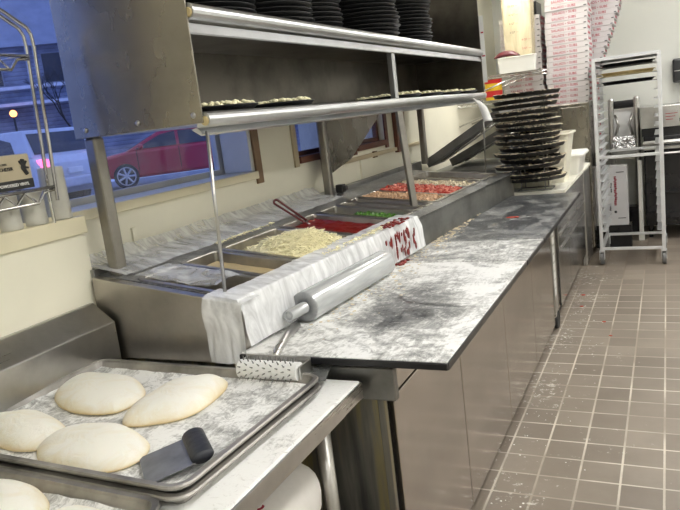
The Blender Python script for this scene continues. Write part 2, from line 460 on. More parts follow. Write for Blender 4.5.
# ------------------------------------------------------------------ camera
R = Matrix(((0.8994428, -0.02400813, -0.43637858), (0.42033012, -0.22592746, 0.87879427), (-0.11968811, -0.97384824, -0.19311748)))
xw, yw, zw = R.col[0], -R.col[1], -R.col[2]
mat = Matrix(((xw[0], yw[0], zw[0], 0), (xw[1], yw[1], zw[1], 0), (xw[2], yw[2], zw[2], 1.5459), (0, 0, 0, 1)))
cam = bpy.data.cameras.new('camera'); co = bpy.data.objects.new('camera', cam); C.objects.link(co)
co.matrix_world = mat; cam.sensor_width = 36; cam.lens = 36*683.28/680; cam.clip_start = .02; cam.clip_end = 300
bpy.context.scene.camera = co

# ------------------------------------------------------------------ room shell
WX = -1.75; CEIL = 2.75; BY = 8.1; FX = 2.6; NY = -2.6
struct('floor', MB().box(WX-.25, FX+.1, NY-.1, BY+.1, -.1, 0), 'quarry_tile', ox=(0, 0, 0))
struct('ceiling', MB().box(WX-.25, FX+.1, NY-.1, BY+.1, CEIL, CEIL+.1), 'ceiling_white')
struct('wall_back', MB().box(WX, FX, BY, BY+.1, 0, CEIL), 'wall_back')
struct('wall_right', MB().box(FX, FX+.1, NY, BY+.1, 0, CEIL), 'wall_back')
struct('wall_front', MB().box(WX, FX, NY-.1, NY, 0, CEIL), 'wall_back')
wins = [(1.18, 2.74, 1.352, 2.3), (3.165, 3.62, 1.375, 2.1), (3.92, 4.42, 1.37, 2.1)]
w = MB(); ys = NY-.1; TW = .22
for (a, b, z0, z1) in wins:
    w.box(WX-TW, WX, ys, a, 0, CEIL); w.box(WX-TW, WX, a, b, 0, z0); w.box(WX-TW, WX, a, b, z1, CEIL); ys = b
w.box(WX-TW, WX, ys, BY+.1, 0, CEIL)
struct('wall_left', w, 'wall_cream', ox=(0, 0, 0))
# thicker knee wall and capped ledge beside the dough table
struct('trim_1', MB().box(WX-.02, -1.692, NY, 1.615, 1.288, 1.345), 'ledge_paint', bevel=.004)
struct('trim_2', MB().box(WX, -1.705, NY, 1.612, 0, 1.287), 'wall_cream', ox=(0, 0, 0))
# windows
def window(nm, a, b, z0, z1, fm, fw, sillm, out=.012):
    t = bpy.data.objects.new(nm, None); C.objects.link(t); t.location = (WX, (a+b)/2, z0); t['kind'] = 'structure'
    f = MB()
    f.box(WX, WX+out, a-fw, a, z0-fw, z1+fw); f.box(WX, WX+out, b, b+fw, z0-fw, z1+fw)
    f.box(WX, WX+out, a, b, z1, z1+fw)
    part('window_casing', f, fm, t, bevel=.003)
    part('window_sill', MB().box(WX-.16, WX+out+.01, a+.001, b-.001, z0-.03, z0+.006), sillm, t, bevel=.003)
    s = MB(); pd_ = 0 if nm == 'window_1' else .13; xi, xo = WX-.17+pd_, WX-.20+pd_
    s.box(xo, xi, a, a+.035, z0, z1); s.box(xo, xi, b-.035, b, z0, z1); s.box(xo, xi, a+.035, b-.035, z0, z0+.03); s.box(xo, xi, a+.035, b-.035, z1-.03, z1)
    part('window_frame', s, 'white_frame' if nm == 'window_1' else 'wood_red', t)
    part('window_pane', MB().box(WX-.188+pd_, WX-.182+pd_, a+.035, b-.035, z0+.03, z1-.03), 'window_glass', t)
    return t
w1 = window('window_1', *wins[0], 'wood_trim', .055, 'ledge_paint')
part('window_liner', MB().box(WX-.15, WX-.001, 2.715, 2.739, 1.36, 2.29), 'white_frame', w1)
window('window_2', *wins[1], 'wood_tan', .045, 'wood_red')
w3 = window('window_3', *wins[2], 'wood_red', .05, 'wood_red')
# panelled wall battens and chair rail beyond the second post
struct('trim_3', MB().box(WX, WX+.018, 3.68, 5.15, 1.283, 1.308), 'wood_tan', bevel=.002)
struct('trim_4', MB().box(WX, WX+.010, 3.955, 3.975, .95, 1.283), 'wall_cream')
struct('trim_5', MB().box(WX, WX+.016, 4.18, 4.23, 1.275, 1.315), 'wood_trim')
struct('trim_6', MB().box(WX, WX+.03, 4.60, 4.78, 1.27, 2.2), 'wood_red', bevel=.003)
struct('trim_7', MB().box(WX, WX+.010, 1.865, 1.885, 1.0, 1.255), 'wall_cream')

# ceiling lights
def ceil_light(x, y, label):
    t = thing('ceiling_light', label, 'light', (x, y, CEIL-.09))
    part('housing', MB().box(x-.17, x+.17, y-.64, y+.64, CEIL-.06, CEIL), 'white_plastic', t, bevel=.005)
    part('diffuser', MB().box(x-.15, x+.15, y-.62, y+.62, CEIL-.09, CEIL-.06), 'tube_light', t)
for x, y, l in [(.25, -.9, 'long fluorescent ceiling light behind the dough table, nearest the front wall'), (.25, 1.6, 'long fluorescent ceiling light above the aisle beside the floured worktop'), (.25, 4.0, 'long fluorescent ceiling light above the aisle beside the far cabinet'), (.25, 6.4, 'long fluorescent ceiling light above the bakery rack'),
                (1.7, .4, 'fluorescent ceiling light near the right wall, toward the front'), (1.7, 3.2, 'fluorescent ceiling light near the right wall, mid room'), (1.7, 6.0, 'fluorescent ceiling light near the right wall, toward the back'), (-1.15, 6.2, 'fluorescent ceiling light above the wire shelving corner')]:
    ceil_light(x, y, l)

# ------------------------------------------------------------------ prep table 1 (rail, cabinet, board)
Y0, Y1 = 1.60, 4.60
pt = thing('pizza_prep_table', 'long stainless steel pizza prep table with ingredient rail under the double shelf', 'prep table', (-1.2, 3.1, 0))
def railz(x): return 1.143-(x+1.69)*.128
RX0, RX1 = -1.69, -1.055
# near end panel of the rail
SKEW[0] = True
prof = [(RX0, .872), (-.905, .872), (-.905, .885), (RX1-.002, .915), (RX1-.002, railz(RX1)-.004), (RX0, railz(RX0))]
part('end_panel', MB().prism([(RX0, .872), (RX1, .872), (RX1, railz(RX1)-.003), (RX0, railz(RX0))], 'y', Y0-.012, Y0+.02), 'steel_end', pt, bevel=.003)
part('end_panel', MB().prism([(RX0, .872), (RX1, .872), (RX1, railz(RX1)-.003), (RX0, railz(RX0))], 'y', Y1-.02, Y1), 'steel_end', pt, bevel=.003)
# rail front face and top frame strips with pan openings
px0, px1 = -1.535, -1.125
pans = [(1.635, 1.825), (1.85, 2.055), (2.085, 2.49), (2.52, 2.85), (2.88, 3.08), (3.10, 3.21), (3.23, 3.34), (3.37, 3.60), (3.62, 3.90), (3.93, 4.18), (4.21, 4.52)]
def slab(mb, x0, x1, y0, y1, t=.012):
    mb.prism([(x0, railz(x0)-t), (x1, railz(x1)-t), (x1, railz(x1)), (x0, railz(x0))], 'y', y0, y1)
fr = MB(); slab(fr, RX0, px0, Y0+.02, Y1-.02); slab(fr, px1, RX1, Y0+.02, Y1-.02)
yy = Y0+.02
for a, b in pans+[(Y1-.02, Y1)]:
    if a-yy > .002: slab(fr, px0, px1, yy, a)
    yy = b
part('rail_top', fr, 'rail_top_flour', pt)
part('rail_front', MB().box(RX1-.012, RX1, Y0+.02, Y1-.02, .90, railz(RX1)-.002), 'steel_dull', pt)
part('rail_liner', MB().box(RX0, RX0+.01, Y0+.02, Y1-.02, .93, railz(RX0)-.012).box(RX0+.01, RX1-.012, Y0+.02, Y1-.02, .90, .91), 'steel_dull', pt)
SKEW[0] = False
part('back_riser', MB().box(-1.735, RX0-.001, Y0+.002, 4.98, .90, 1.165), 'steel_dull', pt, bevel=.003)
# cabinet body
part('body', MB().box(-1.66, -.735, Y0+.012, Y1-.02, .09, .868), 'steel_stained', pt)
part('end_trim', MB().box(-.905, -.672, Y0-.02, Y0+.010, .792, .884), 'steel_dull', pt, bevel=.004)
part('corner_stile', MB().box(-.735, -.712, Y0-.004, Y0+.014, .06, .79), 'steel_stained', pt, bevel=.003)
part('worktop_rail', MB().box(-.735, -.69, Y0+.012, Y1-.02, .80, .878).box(-1.04, -.735, Y0+.012, Y1-.02, .868, .899), 'steel_door', pt, bevel=.002)
part('door_gasket', MB().box(-.735, -.722, Y0+.014, Y1-.05, .10, .80), 'black_gap', pt)
dy = [1.63, 2.285, 3.02, 3.74, 4.46]
for i in range(4):
    a, b = dy[i]+.005, dy[i+1]-.005
    part('door', MB().box(-.722, -.70, a, b, .055, .782), 'steel_door', pt, bevel=.003)
cs = MB().box(-.735, -.695, 4.468, 4.597, .10, .865)
cs = part('hinge_post', cs, 'steel_bright', pt, bevel=.002)
lb = MB()
for k in range(9): lb.box(-.695, -.694, 4.485, 4.555, .24+k*.058, .285+k*.058)
part('label_strip', lb, 'paper_white', cs, label='row of white stickers')
def caster(parent, x, y, r=.055):
    m = MB().lathe([(r*.4, -.012), (r*.92, -.014), (r, -.008), (r, .008), (r*.92, .014), (r*.4, .012)], (x, y, r), 'x', 20)
    part('caster_wheel', m, 'rubber', parent, smooth=False)
for cy in (1.75, 3.1, 4.56): caster(pt, -.705 if cy > 4 else -.80, cy, .04 if cy < 4 else .062)
for cx, cy in ((-1.6, 1.75), (-1.6, 4.5)): caster(pt, cx, cy, .045)
fk = MB().box(-.745, -.73, 4.545, 4.575, .05, .10)
part('caster_fork', fk, 'black_metal', pt)

# work boards (cutting surface) : two boards butted with a seam
def board(y0, y1, label, mname, x1=-.512):
    o = MB().prism([(railx(y0)+.003, y0), (x1, y0), (x1, y1), (railx(y1)+.003, y1)], 'z', .902, .922)
    o = part('cutting_board', o, mname, None, bevel=.003, label=label, cat='cutting board', group='dark boards on the prep table', ox=(0, 0, 0))
    part('board_edge', MB().box(x1, x1+.004, y0, y1, .901, .9195), 'black_metal', o)
    return o
b1 = board(1.555, 2.650, 'dark board thickly dusted with white flour, nearest of the worktop boards', 'board_flour')
b2 = board(2.662, 3.074, 'dark board with pale swirled flour smears between the floury board and the far dark one', 'board_flour')
b3 = board(3.085, 4.50, 'far dark grey board with thin white scratches and a red scrap', 'board_flour')
# seam rail
tag(part('board_edge_strip', MB().box(-1.128, -.508, 1.543, 1.554, .903, .921), 'black_metal', None, bevel=.003), 'black edge strip along the near end of the floured board', 'edge strip')

# hotel pans in the rail
SKEW[0] = True
def hotel(a, b, label, matn='steel_pan', depth=.10):
    t = thing('hotel_pan', label, 'food pan', ((px0+px1)/2, (a+b)/2, 1.0), 'steel pans in the ingredient rail')
    cx, cy = (px0+px1)/2, (a+b)/2
    m = MB(); tray(m, 0, 0, -depth, px1-px0+.012, b-a+.01, depth, .035, .018, .0015, .012, .004)
    ang = math.atan(.128)
    m.rot(Matrix.Rotation(ang, 4, 'Y'))
    bmesh.ops.translate(m.bm, verts=m.bm.verts, vec=(cx, cy, railz(cx)+.004))
    part('pan_body', m, matn, t, smooth=False)
    return t
def filling(name, a, b, depth, matn, label, cat, amp=.004, mound=None, seed=0):
    m = MB()
    W = px1-px0-.045; D = b-a-.045; cx, cy = (px0+px1)/2, (a+b)/2
    def f(u, v):
        x = cx+(u-.5)*W; y = cy+(v-.5)*D
        z = railz(x)-depth+amp*nz((x*40, y*40, seed))
        if mound: z += mound(u, v)
        return (x, y, z)
    m.grid(20, 16, f)
    return tag(part(name, m, matn, None, smooth=True), label, cat, None, 'stuff')
names = ['empty steel pan under loose plastic film at the near end of the ingredient rail', 'steel pan holding thin creamy sauce, beside the film covered pan',
 'steel pan heaped with shredded white cheese', 'steel pan of red tomato sauce with a burgundy ladle in it', 'steel pan of chopped green peppers behind the red sauce',
 'narrow shiny steel pan just past the green peppers', 'narrow shiny steel pan just before the shelf post', 'steel pan of tan crumbled sausage beside the shelf post', 'steel pan heaped with red and pink diced meat', 'steel pan of pale onion bits past the red meat', 'farthest steel pan in the ingredient rail']
for (a, b), nm in zip(pans, names): hotel(a, b, nm)
filling('creamy_sauce', *pans[1], .032, 'cream_sauce', 'pale tan creamy sauce lying low in the second pan of the rail', 'sauce', .002)
filling('tomato_sauce', *pans[3], .018, 'sauce', 'chunky red tomato sauce filling the pan with the ladle', 'sauce', .010, None, 3)
filling('sliced_olives', *pans[10], .03, 'brown_dirty', 'dull brown topping in the farthest rail pan', 'topping', .006, None, 5)

def bits(name, a, b, matn, label, cat, n, size, depth, hgt=0.02, stretch=(1, 1, 1), xr=(0, 1), seed=1, kind='stuff', over=0):
    r = random.Random(seed); m = MB()
    for i in range(n):
        x = px0+.025+(px1-px0-.05)*(xr[0]+(xr[1]-xr[0])*r.random()); y = a+.025-over+(b-a-.05+2*over)*r.random()
        z = railz(x)-depth+hgt*(r.random()*.6+.5*math.cos((x-(px0+px1)/2)/.2)*math.cos((y-(a+b)/2)/(b-a)*2.4))
        s = size*(.6+.8*r.random()); e = Euler((r.random()*6, r.random()*6, r.random()*6)).to_matrix()
        h = Vector((s*stretch[0], s*stretch[1], s*stretch[2]))/2
        vs = [m.bm.verts.new(Vector((x, y, z))+e @ Vector((h.x*i1, h.y*j1, h.z*k1))) for i1 in (-1, 1) for j1 in (-1, 1) for k1 in (-1, 1)]
        for q in ((0, 1, 3, 2), (4, 6, 7, 5), (0, 4, 5, 1), (2, 3, 7, 6), (0, 2, 6, 4), (1, 5, 7, 3)): m.bm.faces.new([vs[i2] for i2 in q])
    return tag(part(name, m, matn, None), label, cat, None, kind)
bits('chopped_peppers', *pans[4], 'green_pepper', 'bright green chopped peppers in the rail pan behind the tomato sauce', 'peppers', 300, .012, .030, .014, (1.4, .8, .5), seed=2, xr=(.35, 1))
bits('crumbled_sausage', *pans[7], 'sausage_tan', 'tan crumbled sausage in the rail pan by the shelf post', 'sausage', 600, .013, .012, .016, (1, 1, .8), seed=3)
bits('diced_meat', pans[8][0]-.02, pans[8][1]+.01, 'meat_red', 'red diced meat heaped in the rail past the shelf post', 'meat', 800, .018, .018, .018, (1.2, .9, .4), seed=4)
bits('diced_ham', pans[8][0], pans[8][1]+.02, 'meat_pink', 'pink diced ham mixed into the heap of red meat', 'meat', 460, .016, .013, .018, (1.2, .9, .4), seed=5)
bits('onion_bits', *pans[9], 'onion_cream', 'pale onion bits along the front of the rail pan past the meat', 'onions', 260, .016, .02, .015, (1.3, .7, .5), seed=6)

# cheese heap : lumpy mound + many shreds, all one countless stuff
m = MB(); a, b = pans[2]
def chz(x, y):
    cx, cy = -1.25, 2.29
    h = .085*math.exp(-(((x-cx)/.14)**2+((y-cy)/.17)**2))+.03*math.exp(-(((x+1.36)/.08)**2+((y-2.18)/.10)**2))
    edge = min((x-px0)/.05, (px1+.03-x)/.03, (y-a)/.03, (b-y)/.03, 1)
    return railz(x)-.036+h*max(edge, 0)+.006*nz((x*45, y*45, 2))
def fch(u, v):
    x = px0+.018+(px1-px0-.036)*u; y = a+.02+(b-a-.04)*v
    return (x, y, chz(x, y))
m.grid(30, 30, fch)
r = random.Random(11)
for i in range(2100):
    x = r.gauss(-1.28, .11); y = r.gauss(2.28, .12)
    if not (px0+.02 < x < px1 and a+.02 < y < b-.015): continue
    z = chz(x, y)+.003
    ang = r.random()*6.28; l = .010+.018*r.random(); tilt = (r.random()-.5)*.9
    d = Vector((math.cos(ang), math.sin(ang), tilt)).normalized()*l; n = Vector((-math.sin(ang), math.cos(ang), 0))*.0021
    p = Vector((x, y, z)); mid = p+Vector((0, 0, .003*r.random()))
    m.bm.faces.new([m.bm.verts.new(q) for q in (p-d-n, mid-n, mid+n, p-d+n)])
    m.bm.faces.new([m.bm.verts.new(q) for q in (mid-n, p+d-n, p+d+n, mid+n)])
tag(part('shredded_cheese', m, 'cheese', None, solid=.0016), 'heap of pale yellow shredded cheese in the largest rail pan', 'cheese', None, 'stuff')
# loose shreds over the rims
m = MB(); r = random.Random(12)
def shred(m, p, l, rr=.0016, drop=0):
    ang = r.random()*6.28; d = Vector((math.cos(ang), math.sin(ang), -drop)).normalized()*l
    p = Vector(p); m.tube([p-d, p+Vector((0, 0, .004*r.random())), p+d], rr, 5)
for i in range(70): shred(m, (px0-.005-.03*r.random(), 2.1+.42*r.random(), 1.140+.006*r.random()), .012)
for i in range(150): shred(m, (-1.10+.03*r.random(), 2.12+.62*r.random(), railz(-1.09)+.012+.008*r.random()), .009)
tag(part('loose_cheese', m, 'cheese', None), 'loose cheese shreds scattered along the rims of the cheese pan', 'cheese', None, 'stuff')

SKEW[0] = False
# ladle in sauce
t = thing('ladle', 'burgundy plastic handled ladle leaning out of the tomato sauce', 'ladle', (-1.42, 2.64, 1.08))
hp = [(-1.535, 2.47, 1.235), (-1.545, 2.455, 1.238), (-1.553, 2.463, 1.236), (-1.548, 2.478, 1.229), (-1.415, 2.665, 1.115), (-1.405, 2.655, 1.118)]
H0, H1 = Vector((-1.605, 2.655, 1.215)), Vector((-1.495, 2.705, 1.112))
d = (H1-H0).normalized(); sd = d.cross(Vector((.6, -.6, .6))).normalized()*.012
lp = [H0+sd*math.cos(a0)*1-d*.012*math.sin(a0) for a0 in [PI*k/6 for k in range(7)]]+[H1-sd*.6, H1+sd*.6]
part('handle', MB().tube([tuple(p) for p in lp], .0055, 8, closed=True), 'dark_red_plastic', t, smooth=True)
part('bowl', MB().lathe([(.001, -.03), (.02, -.026), (.032, -.01), (.035, 0), (.033, 0), (.03, -.01), (.018, -.023), (.001, -.027)], (-1.445, 2.73, 1.078), 'z', 20).tube([tuple(H1), (-1.47, 2.72, 1.085)], .004, 8), 'steel_bright', t, smooth=True)

# ------------------------------------------------------------------ film over the rail
SKEW[0] = True
def smoothn(x, y, z, s): return noise.noise(Vector((x*s, y*s, z*s)))
def film_front(u, v):
    y = 1.574+(2.93-1.574)*v
    path = [(-1.145, railz(-1.145)+.012), (-1.10, railz(-1.10)+.014), (-1.052, railz(-1.06)+.012), (-1.036, 1.03), (-1.032, .98), (-1.026, .935)]
    s = u*(len(path)-1); i = min(int(s), len(path)-2); f = s-i
    x = path[i][0]*(1-f)+path[i+1][0]*f; z = path[i][1]*(1-f)+path[i+1][1]*f
    w_ = .009*smoothn(x*.4, y, z*.6, 10)+.0028*smoothn(x*.4, y, z*.3, 42)
    x += abs(w_)*1.0 if u > .35 else 0; z += abs(w_)*.9 if u < .6 else 0
    return (x+.001, y, z)
m = MB().grid(30, 110, film_front)
def film_end(u, v):   # drape around the near corner
    y0_ = Y0-.020
    x = -1.185+u*.162; zt = railz(x)+.008; zb = .885 if u < .6 else .885+.02*(u-.6)
    if v < .12: return (x, Y0+.05-(v/.12)*(Y0+.05-y0_), zt+.003)
    s = (v-.12)/.88; z = zt+(zb-zt)*s
    y = y0_-.004-.020*abs(smoothn(x*2.2, .3, z*.30, 11))-.006*abs(smoothn(x*1.5, .1, z*.5, 24))-.012*s
    return (x-.008*math.sin(s*3.)+.012*smoothn(.2, z, .1, 10), y, z)
m.grid(36, 44, film_end)
tag(part('plastic_film', m, 'film', None, smooth=True, ox=(0, 0, 0)), 'crinkled clear plastic film wrapped over the front edge of the rail', 'plastic film')
def film_back(u, v):
    y = 1.61+1.66*v
    path = [(-1.738, 1.205), (-1.722, 1.19), (-1.70, 1.172), (-1.66, 1.162), (-1.60, 1.152), (-1.555, 1.142)]
    s = u*(len(path)-1); i = min(int(s), len(path)-2); f = s-i
    x = path[i][0]*(1-f)+path[i+1][0]*f; z = path[i][1]*(1-f)+path[i+1][1]*f
    return (x, y, z+.012*abs(smoothn(x*.3, y, z, 9))+.004*abs(smoothn(x*.3, y, z, 30)))
m = MB().grid(24, 120, film_back)
def film_pan(u, v):
    x = -1.54+.33*u; y = 1.625+.17*v
    return (x, y, railz(x)+.014+.012*abs(smoothn(x, y, 0, 9))+.004*abs(smoothn(x, y, 2, 24))-.02*math.sin(PI*v)*math.sin(PI*u))
tag(part('plastic_film', m, 'film_wall', None, smooth=True, ox=(0, 0, 0)), 'clear plastic film bunched along the wall side of the rail', 'plastic film')
tag(part('plastic_film', MB().grid(40, 24, film_pan), 'film_thin', None, smooth=True, ox=(0, 0, 0)), 'thin clear film slumped over the nearest rail pan', 'plastic film')
# sauce drips on film
m = MB(); r = random.Random(5)
for i in range(60):
    y = 2.50+.30*abs(r.random()); z0 = railz(-1.06)-.01-r.random()*.10*(1 if i % 3 else .3)
    if 2.60 < y < 2.8 or i % 3 == 0:
        m.ico((-1.016, y, z0), .005+.004*r.random(), 1, (.5, .8, 1.3+2.2*r.random()))
for i in range(46): m.ico((-1.10+.07*r.random(), 2.60+.22*r.random(), railz(-1.07)+.022), .006+.005*r.random(), 1, (1, 1, .5))
for i in range(16): m.ico((-1.03+.03*r.random(), 2.60+.10*r.random(), .926), .008+.004*r.random(), 1, (1, 1.2, .5))
tag(part('sauce_splatter', m, 'sauce', None, smooth=True), 'red tomato sauce dripped down the film on the rail front', 'sauce', None, 'stuff')

SKEW[0] = False
# film roll on the board
t = thing('plastic_film_roll', 'large roll of clear plastic film lying on the floured board', 'film roll', (-.965, 2.1, .922))
A = Vector((-1.062, 1.84, .975)); B = Vector((-1.025, 2.44, .975)); RR = .0505
d = (B-A)
m = MB().lathe([(RR*.45, 0), (RR*.98, 0), (RR, .004), (RR, d.length-.004), (RR*.98, d.length), (RR*.45, d.length)], (0, 0, 0), 'y', 40, closed=True)
M_ = Matrix.Translation((-1.060, 1.835, .975)) @ Matrix.Rotation(-.063, 4, 'Z')
bmesh.ops.transform(m.bm, matrix=M_, verts=m.bm.verts)
part('wound_film', m, 'film_roll', t, smooth=True, solid=0)
m = MB().lathe([(RR*.40, -.002), (RR*.97, -.002), (RR*.97, .001), (RR*.40, .001)], (0, 0, 0), 'y', 40, closed=True)
bmesh.ops.transform(m.bm, matrix=M_, verts=m.bm.verts)
part('roll_end', m, 'roll_end', t, label='grey end face of the roll')
m = MB().lathe([(.013, -.095), (.019, -.095), (.019, d.length+.02), (.013, d.length+.02)], (0, 0, 0), 'y', 24, closed=True)
m.lathe([(.001, -.092), (.0135, -.092), (.0135, -.088), (.001, -.088)], (0, 0, 0), 'y', 24)
bmesh.ops.transform(m.bm, matrix=M_, verts=m.bm.verts)
part('core_tube', m, 'film_roll', t, smooth=True)
for o in t.children: 
    for p in o.data.polygons: p.use_smooth = len(p.vertices) == 4

# dough docker
t = thing('dough_docker', 'spiked white plastic dough docker with steel fork handle at the corner of the board', 'dough docker', (-1.0, 1.50, .885))
A, B = Vector((-1.068, 1.462, .914)), Vector((-.885, 1.464, .914)); r0 = .0255
part('roller', MB().lathe([(.004, 0), (r0, 0), (r0, (B-A).length), (.004, (B-A).length)], tuple(A), 'x', 24), 'plastic_white_roller', t)
m = MB()
for i in range(9):
    for k in range(12):
        a0 = 2*PI*k/12+(i % 2)*.26; x = A.x+.012+i*.0194
        p = Vector((x, A.y+math.cos(a0)*r0, A.z+math.sin(a0)*r0)); q = Vector((x, A.y+math.cos(a0)*(r0+.012), A.z+math.sin(a0)*(r0+.012)))
        if q.z > .886: m.tube([p, q], [.0022, .0010], 5)
part('spikes', m, 'steel_dull', t)
m = MB().box(A.x-.010, A.x-.004, A.y-.012, A.y+.05, .895, .932).box(B.x+.004, B.x+.010, A.y-.012, A.y+.05, .895, .932).box(A.x-.010, B.x+.010, A.y+.044, A.y+.05, .895, .938)
part('yoke', m, 'steel_bright', t, bevel=.001)
part('handle', MB().tube([(-.985, 1.51, .925), (-1.0, 1.55, .938), (-1.025, 1.64, .945), (-1.055, 1.765, .937)], [.009, .0125, .0135, .012], 14), 'steel_bright', t, smooth=True)
t = thing('acrylic_scraper', 'clear grey plastic scraper beside the dough docker', 'scraper', (-.86, 1.50, .885))
m = MB().box(-.893, -.828, 1.464, 1.585, .8855, .8915); m.rot(Matrix.Rotation(.30, 4, 'Z'), (-.86, 1.50, .882))
part('blade', m, 'acrylic_grey', t, bevel=.002)

# ------------------------------------------------------------------ overhead shelf unit
S0, S1 = 1.63, 5.02; SXB, SXF = -1.68, -1.185
su = thing('double_overshelf', 'long stainless double overshelf on posts above the prep table', 'shelf', (-1.43, 3.3, 1.14))
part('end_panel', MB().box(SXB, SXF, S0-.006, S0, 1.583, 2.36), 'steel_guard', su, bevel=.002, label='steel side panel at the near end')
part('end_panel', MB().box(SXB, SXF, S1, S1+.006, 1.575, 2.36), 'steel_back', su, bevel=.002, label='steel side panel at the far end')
for z in (1.665, 1.664, 1.660)[:0]: pass
for x in (-1.63, -1.42, -1.215):
    part('bolt', MB().lathe([(.001, -.006), (.006, -.005), (.009, 0), (.001, 0)], (x, S0-.006, 1.607), 'y', 12), 'steel_bright', su, smooth=True)
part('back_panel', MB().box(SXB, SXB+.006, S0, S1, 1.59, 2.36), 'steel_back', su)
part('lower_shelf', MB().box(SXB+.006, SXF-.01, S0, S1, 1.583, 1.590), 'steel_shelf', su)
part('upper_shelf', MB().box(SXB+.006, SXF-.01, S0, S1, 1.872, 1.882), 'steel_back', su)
def lip(z, drop):
    m = MB()
    pr = [(SXF-.028, z+.022)]
    for k in range(9):
        a0 = PI/2-PI*k/8; pr.append((SXF-.002+.020*math.cos(a0), z+.022*math.sin(a0)))
    pr += [(SXF-.03, z-.022), (SXF-.03, z+.01)]
    m.prism(pr, 'y', S0+.004, S1)
    return m
part('shelf_lip', lip(1.592, 0), 'steel_shelf', su, label='rounded front edge of the lower shelf')
part('shelf_lip', lip(1.889, 0), 'steel_shelf', su, label='rounded front edge of the upper shelf')
for z in (1.588, 1.885):
    part('lip_plug', MB().lathe([(.001, -.004), (.012, -.004), (.014, 0), (.001, .001)], (SXF+.001, S0+.002, z), 'y', 14), 'cork_tan', su)
part('shelf_band', MB().prism([(SXF-.05, 1.568), (SXF-.018, 1.547), (SXF-.012, 1.552), (SXF-.03, 1.572)], 'y', S0, S1), 'steel_shelf', su)
part('shelf_band', MB().prism([(SXF-.012, 1.860), (SXF-.002, 1.832), (SXF-.006, 1.828), (SXF-.022, 1.862)], 'y', S0, S1), 'steel_shelf', su)
part('brace', MB().box(-1.225, -1.195, 3.235, 3.275, 1.59, 1.84), 'steel_shelf', su, bevel=.004)
def post(x, y, z0, z1, w_=.04): return MB().box(x-w_/2, x+w_/2, y-w_/2, y+w_/2, z0, z1)
part('post', post(-1.645, 1.665, 1.128, 1.583, .045), 'steel_post', su, bevel=.008)
part('post', post(-1.66, 3.31, 1.128, 1.583, .045), 'steel_post', su, bevel=.008)
part('post', post(-1.66, 4.97, 1.142, 1.583, .045), 'steel_post', su, bevel=.008)
part('post', MB().tube([(-1.19, 3.235, 1.55), (-1.155, 3.225, 1.072)], .020, 4), 'steel_post', su, label='slanting front post standing in the rail')
part('rod', MB().tube([(-1.192, 1.645, 1.56), (-1.205, 1.628, 1.083)], .0055, 8), 'steel_bright', su, smooth=True, label='thin steel rod at the near corner')
part('rod', MB().tube([(-1.195, 5.0, 1.56), (-1.19, 4.90, 1.02)], .005, 8), 'steel_bright', su, smooth=True, label='thin steel rod at the far corner')
part('gusset', MB().prism([(3.33, 1.583), (4.22, 1.583), (3.62, 1.315), (3.48, 1.29), (3.33, 1.262)], 'x', -1.658, -1.652), 'steel_guard', su)
tag(part('post_clamp', MB().box(-1.645, -1.60, 3.355, 3.40, 1.155, 1.20).box(-1.60, -1.585, 3.36, 3.395, 1.165, 1.192).box(-1.635, -1.61, 3.34, 3.385, 1.14, 1.155), 'black_metal', None, bevel=.006), 'dark clamp block by the foot of the middle shelf post', 'clamp')

# pans on shelves
def pizza_pan_mb(r=.2):
    return MB().lathe([(.001, 0), (r*.90, 0), (r*.95, .008), (r*.995, .015), (r, .0165), (r*.99, .018), (r*.945, .0105), (r*.895, .0025), (.001, .0025)], (0, 0, 0), 'z', 44)
pp = part('pizza_pan', pizza_pan_mb(.195), 'black_pan', None, smooth=True, ox=(0, 0, 0))
pp['category'] = 'pizza pan'
stacks = [(-1.425, 2.04, 8, .195, 'nearest stack'), (-1.415, 2.44, 12, .195, 'second stack'), (-1.44, 2.82, 13, .175, 'narrow middle stack'), (-1.41, 3.36, 17, .21, 'large fourth stack'), (-1.42, 3.98, 20, .20, 'farthest stack')]
first = True
for (x, y, n, r, d) in stacks:
    for k in range(n):
        lab = 'black pizza pan, %s in the %s on the upper shelf' % (nth(k), d)
        loc = (x+rnd.uniform(-.008, .008), y+rnd.uniform(-.012, .012), 1.8825+k*.0192)
        if first: o = pp; o.location = loc; o['label'] = lab; o['group'] = 'stacked pans on the upper shelf'; first = False
        else: o = dup(pp, loc, rnd.random()*6, lab, 'stacked pans on the upper shelf')
        s = r/.195; o.scale = (s, s, 1.05)
# pans on the lower shelf with crumbs
def topping_pan(x, y, r, label, wfill, seed):
    tl = ['', 'nearest crumb pan on the lower shelf', 'second crumb pan on the lower shelf', 'crust pan behind the shelf brace', 'crust pan just past the shelf brace', 'crust pan in the middle of the far shelf bay', 'crust pan at the far end of the lower shelf'][seed]
    o = dup(pp, (x, y, 1.5905+.026), 0, label, 'single pans on the lower shelf'); s = r/.195; o.scale = (s, s, .9)
    m = MB(); rr = random.Random(seed)
    for i in range(260):
        a0 = rr.random()*6.28; q = r*.93*math.sqrt(rr.random())
        m.ico((x+q*math.cos(a0), y+q*math.sin(a0), 1.5905+.040+.012*rr.random()), .007+.007*rr.random(), 1, (1, 1.3, .6))
    tag(part('crust_crumbs', m, 'cheese', None, smooth=True), wfill, 'crumbs', None, 'stuff')
    tag(part('pan_spacer', MB().box(x-.12, x+.12, y-.15, y+.15, 1.5905, 1.6160), 'black_metal', None), 'low black tray under the '+tl, 'tray')
topping_pan(-1.385, 1.90, .19, 'black round pan holding cheese crumbs, nearest on the lower shelf', 'pale cheese crumbs in the nearest pan on the lower shelf', 1)
topping_pan(-1.385, 2.31, .19, 'black round pan holding cheese crumbs, second on the lower shelf', 'pale cheese crumbs in the second pan on the lower shelf', 2)
topping_pan(-1.36, 3.55, .185, 'black round pan holding crust behind the shelf brace', 'crust crumbs in the pan behind the shelf brace', 3)
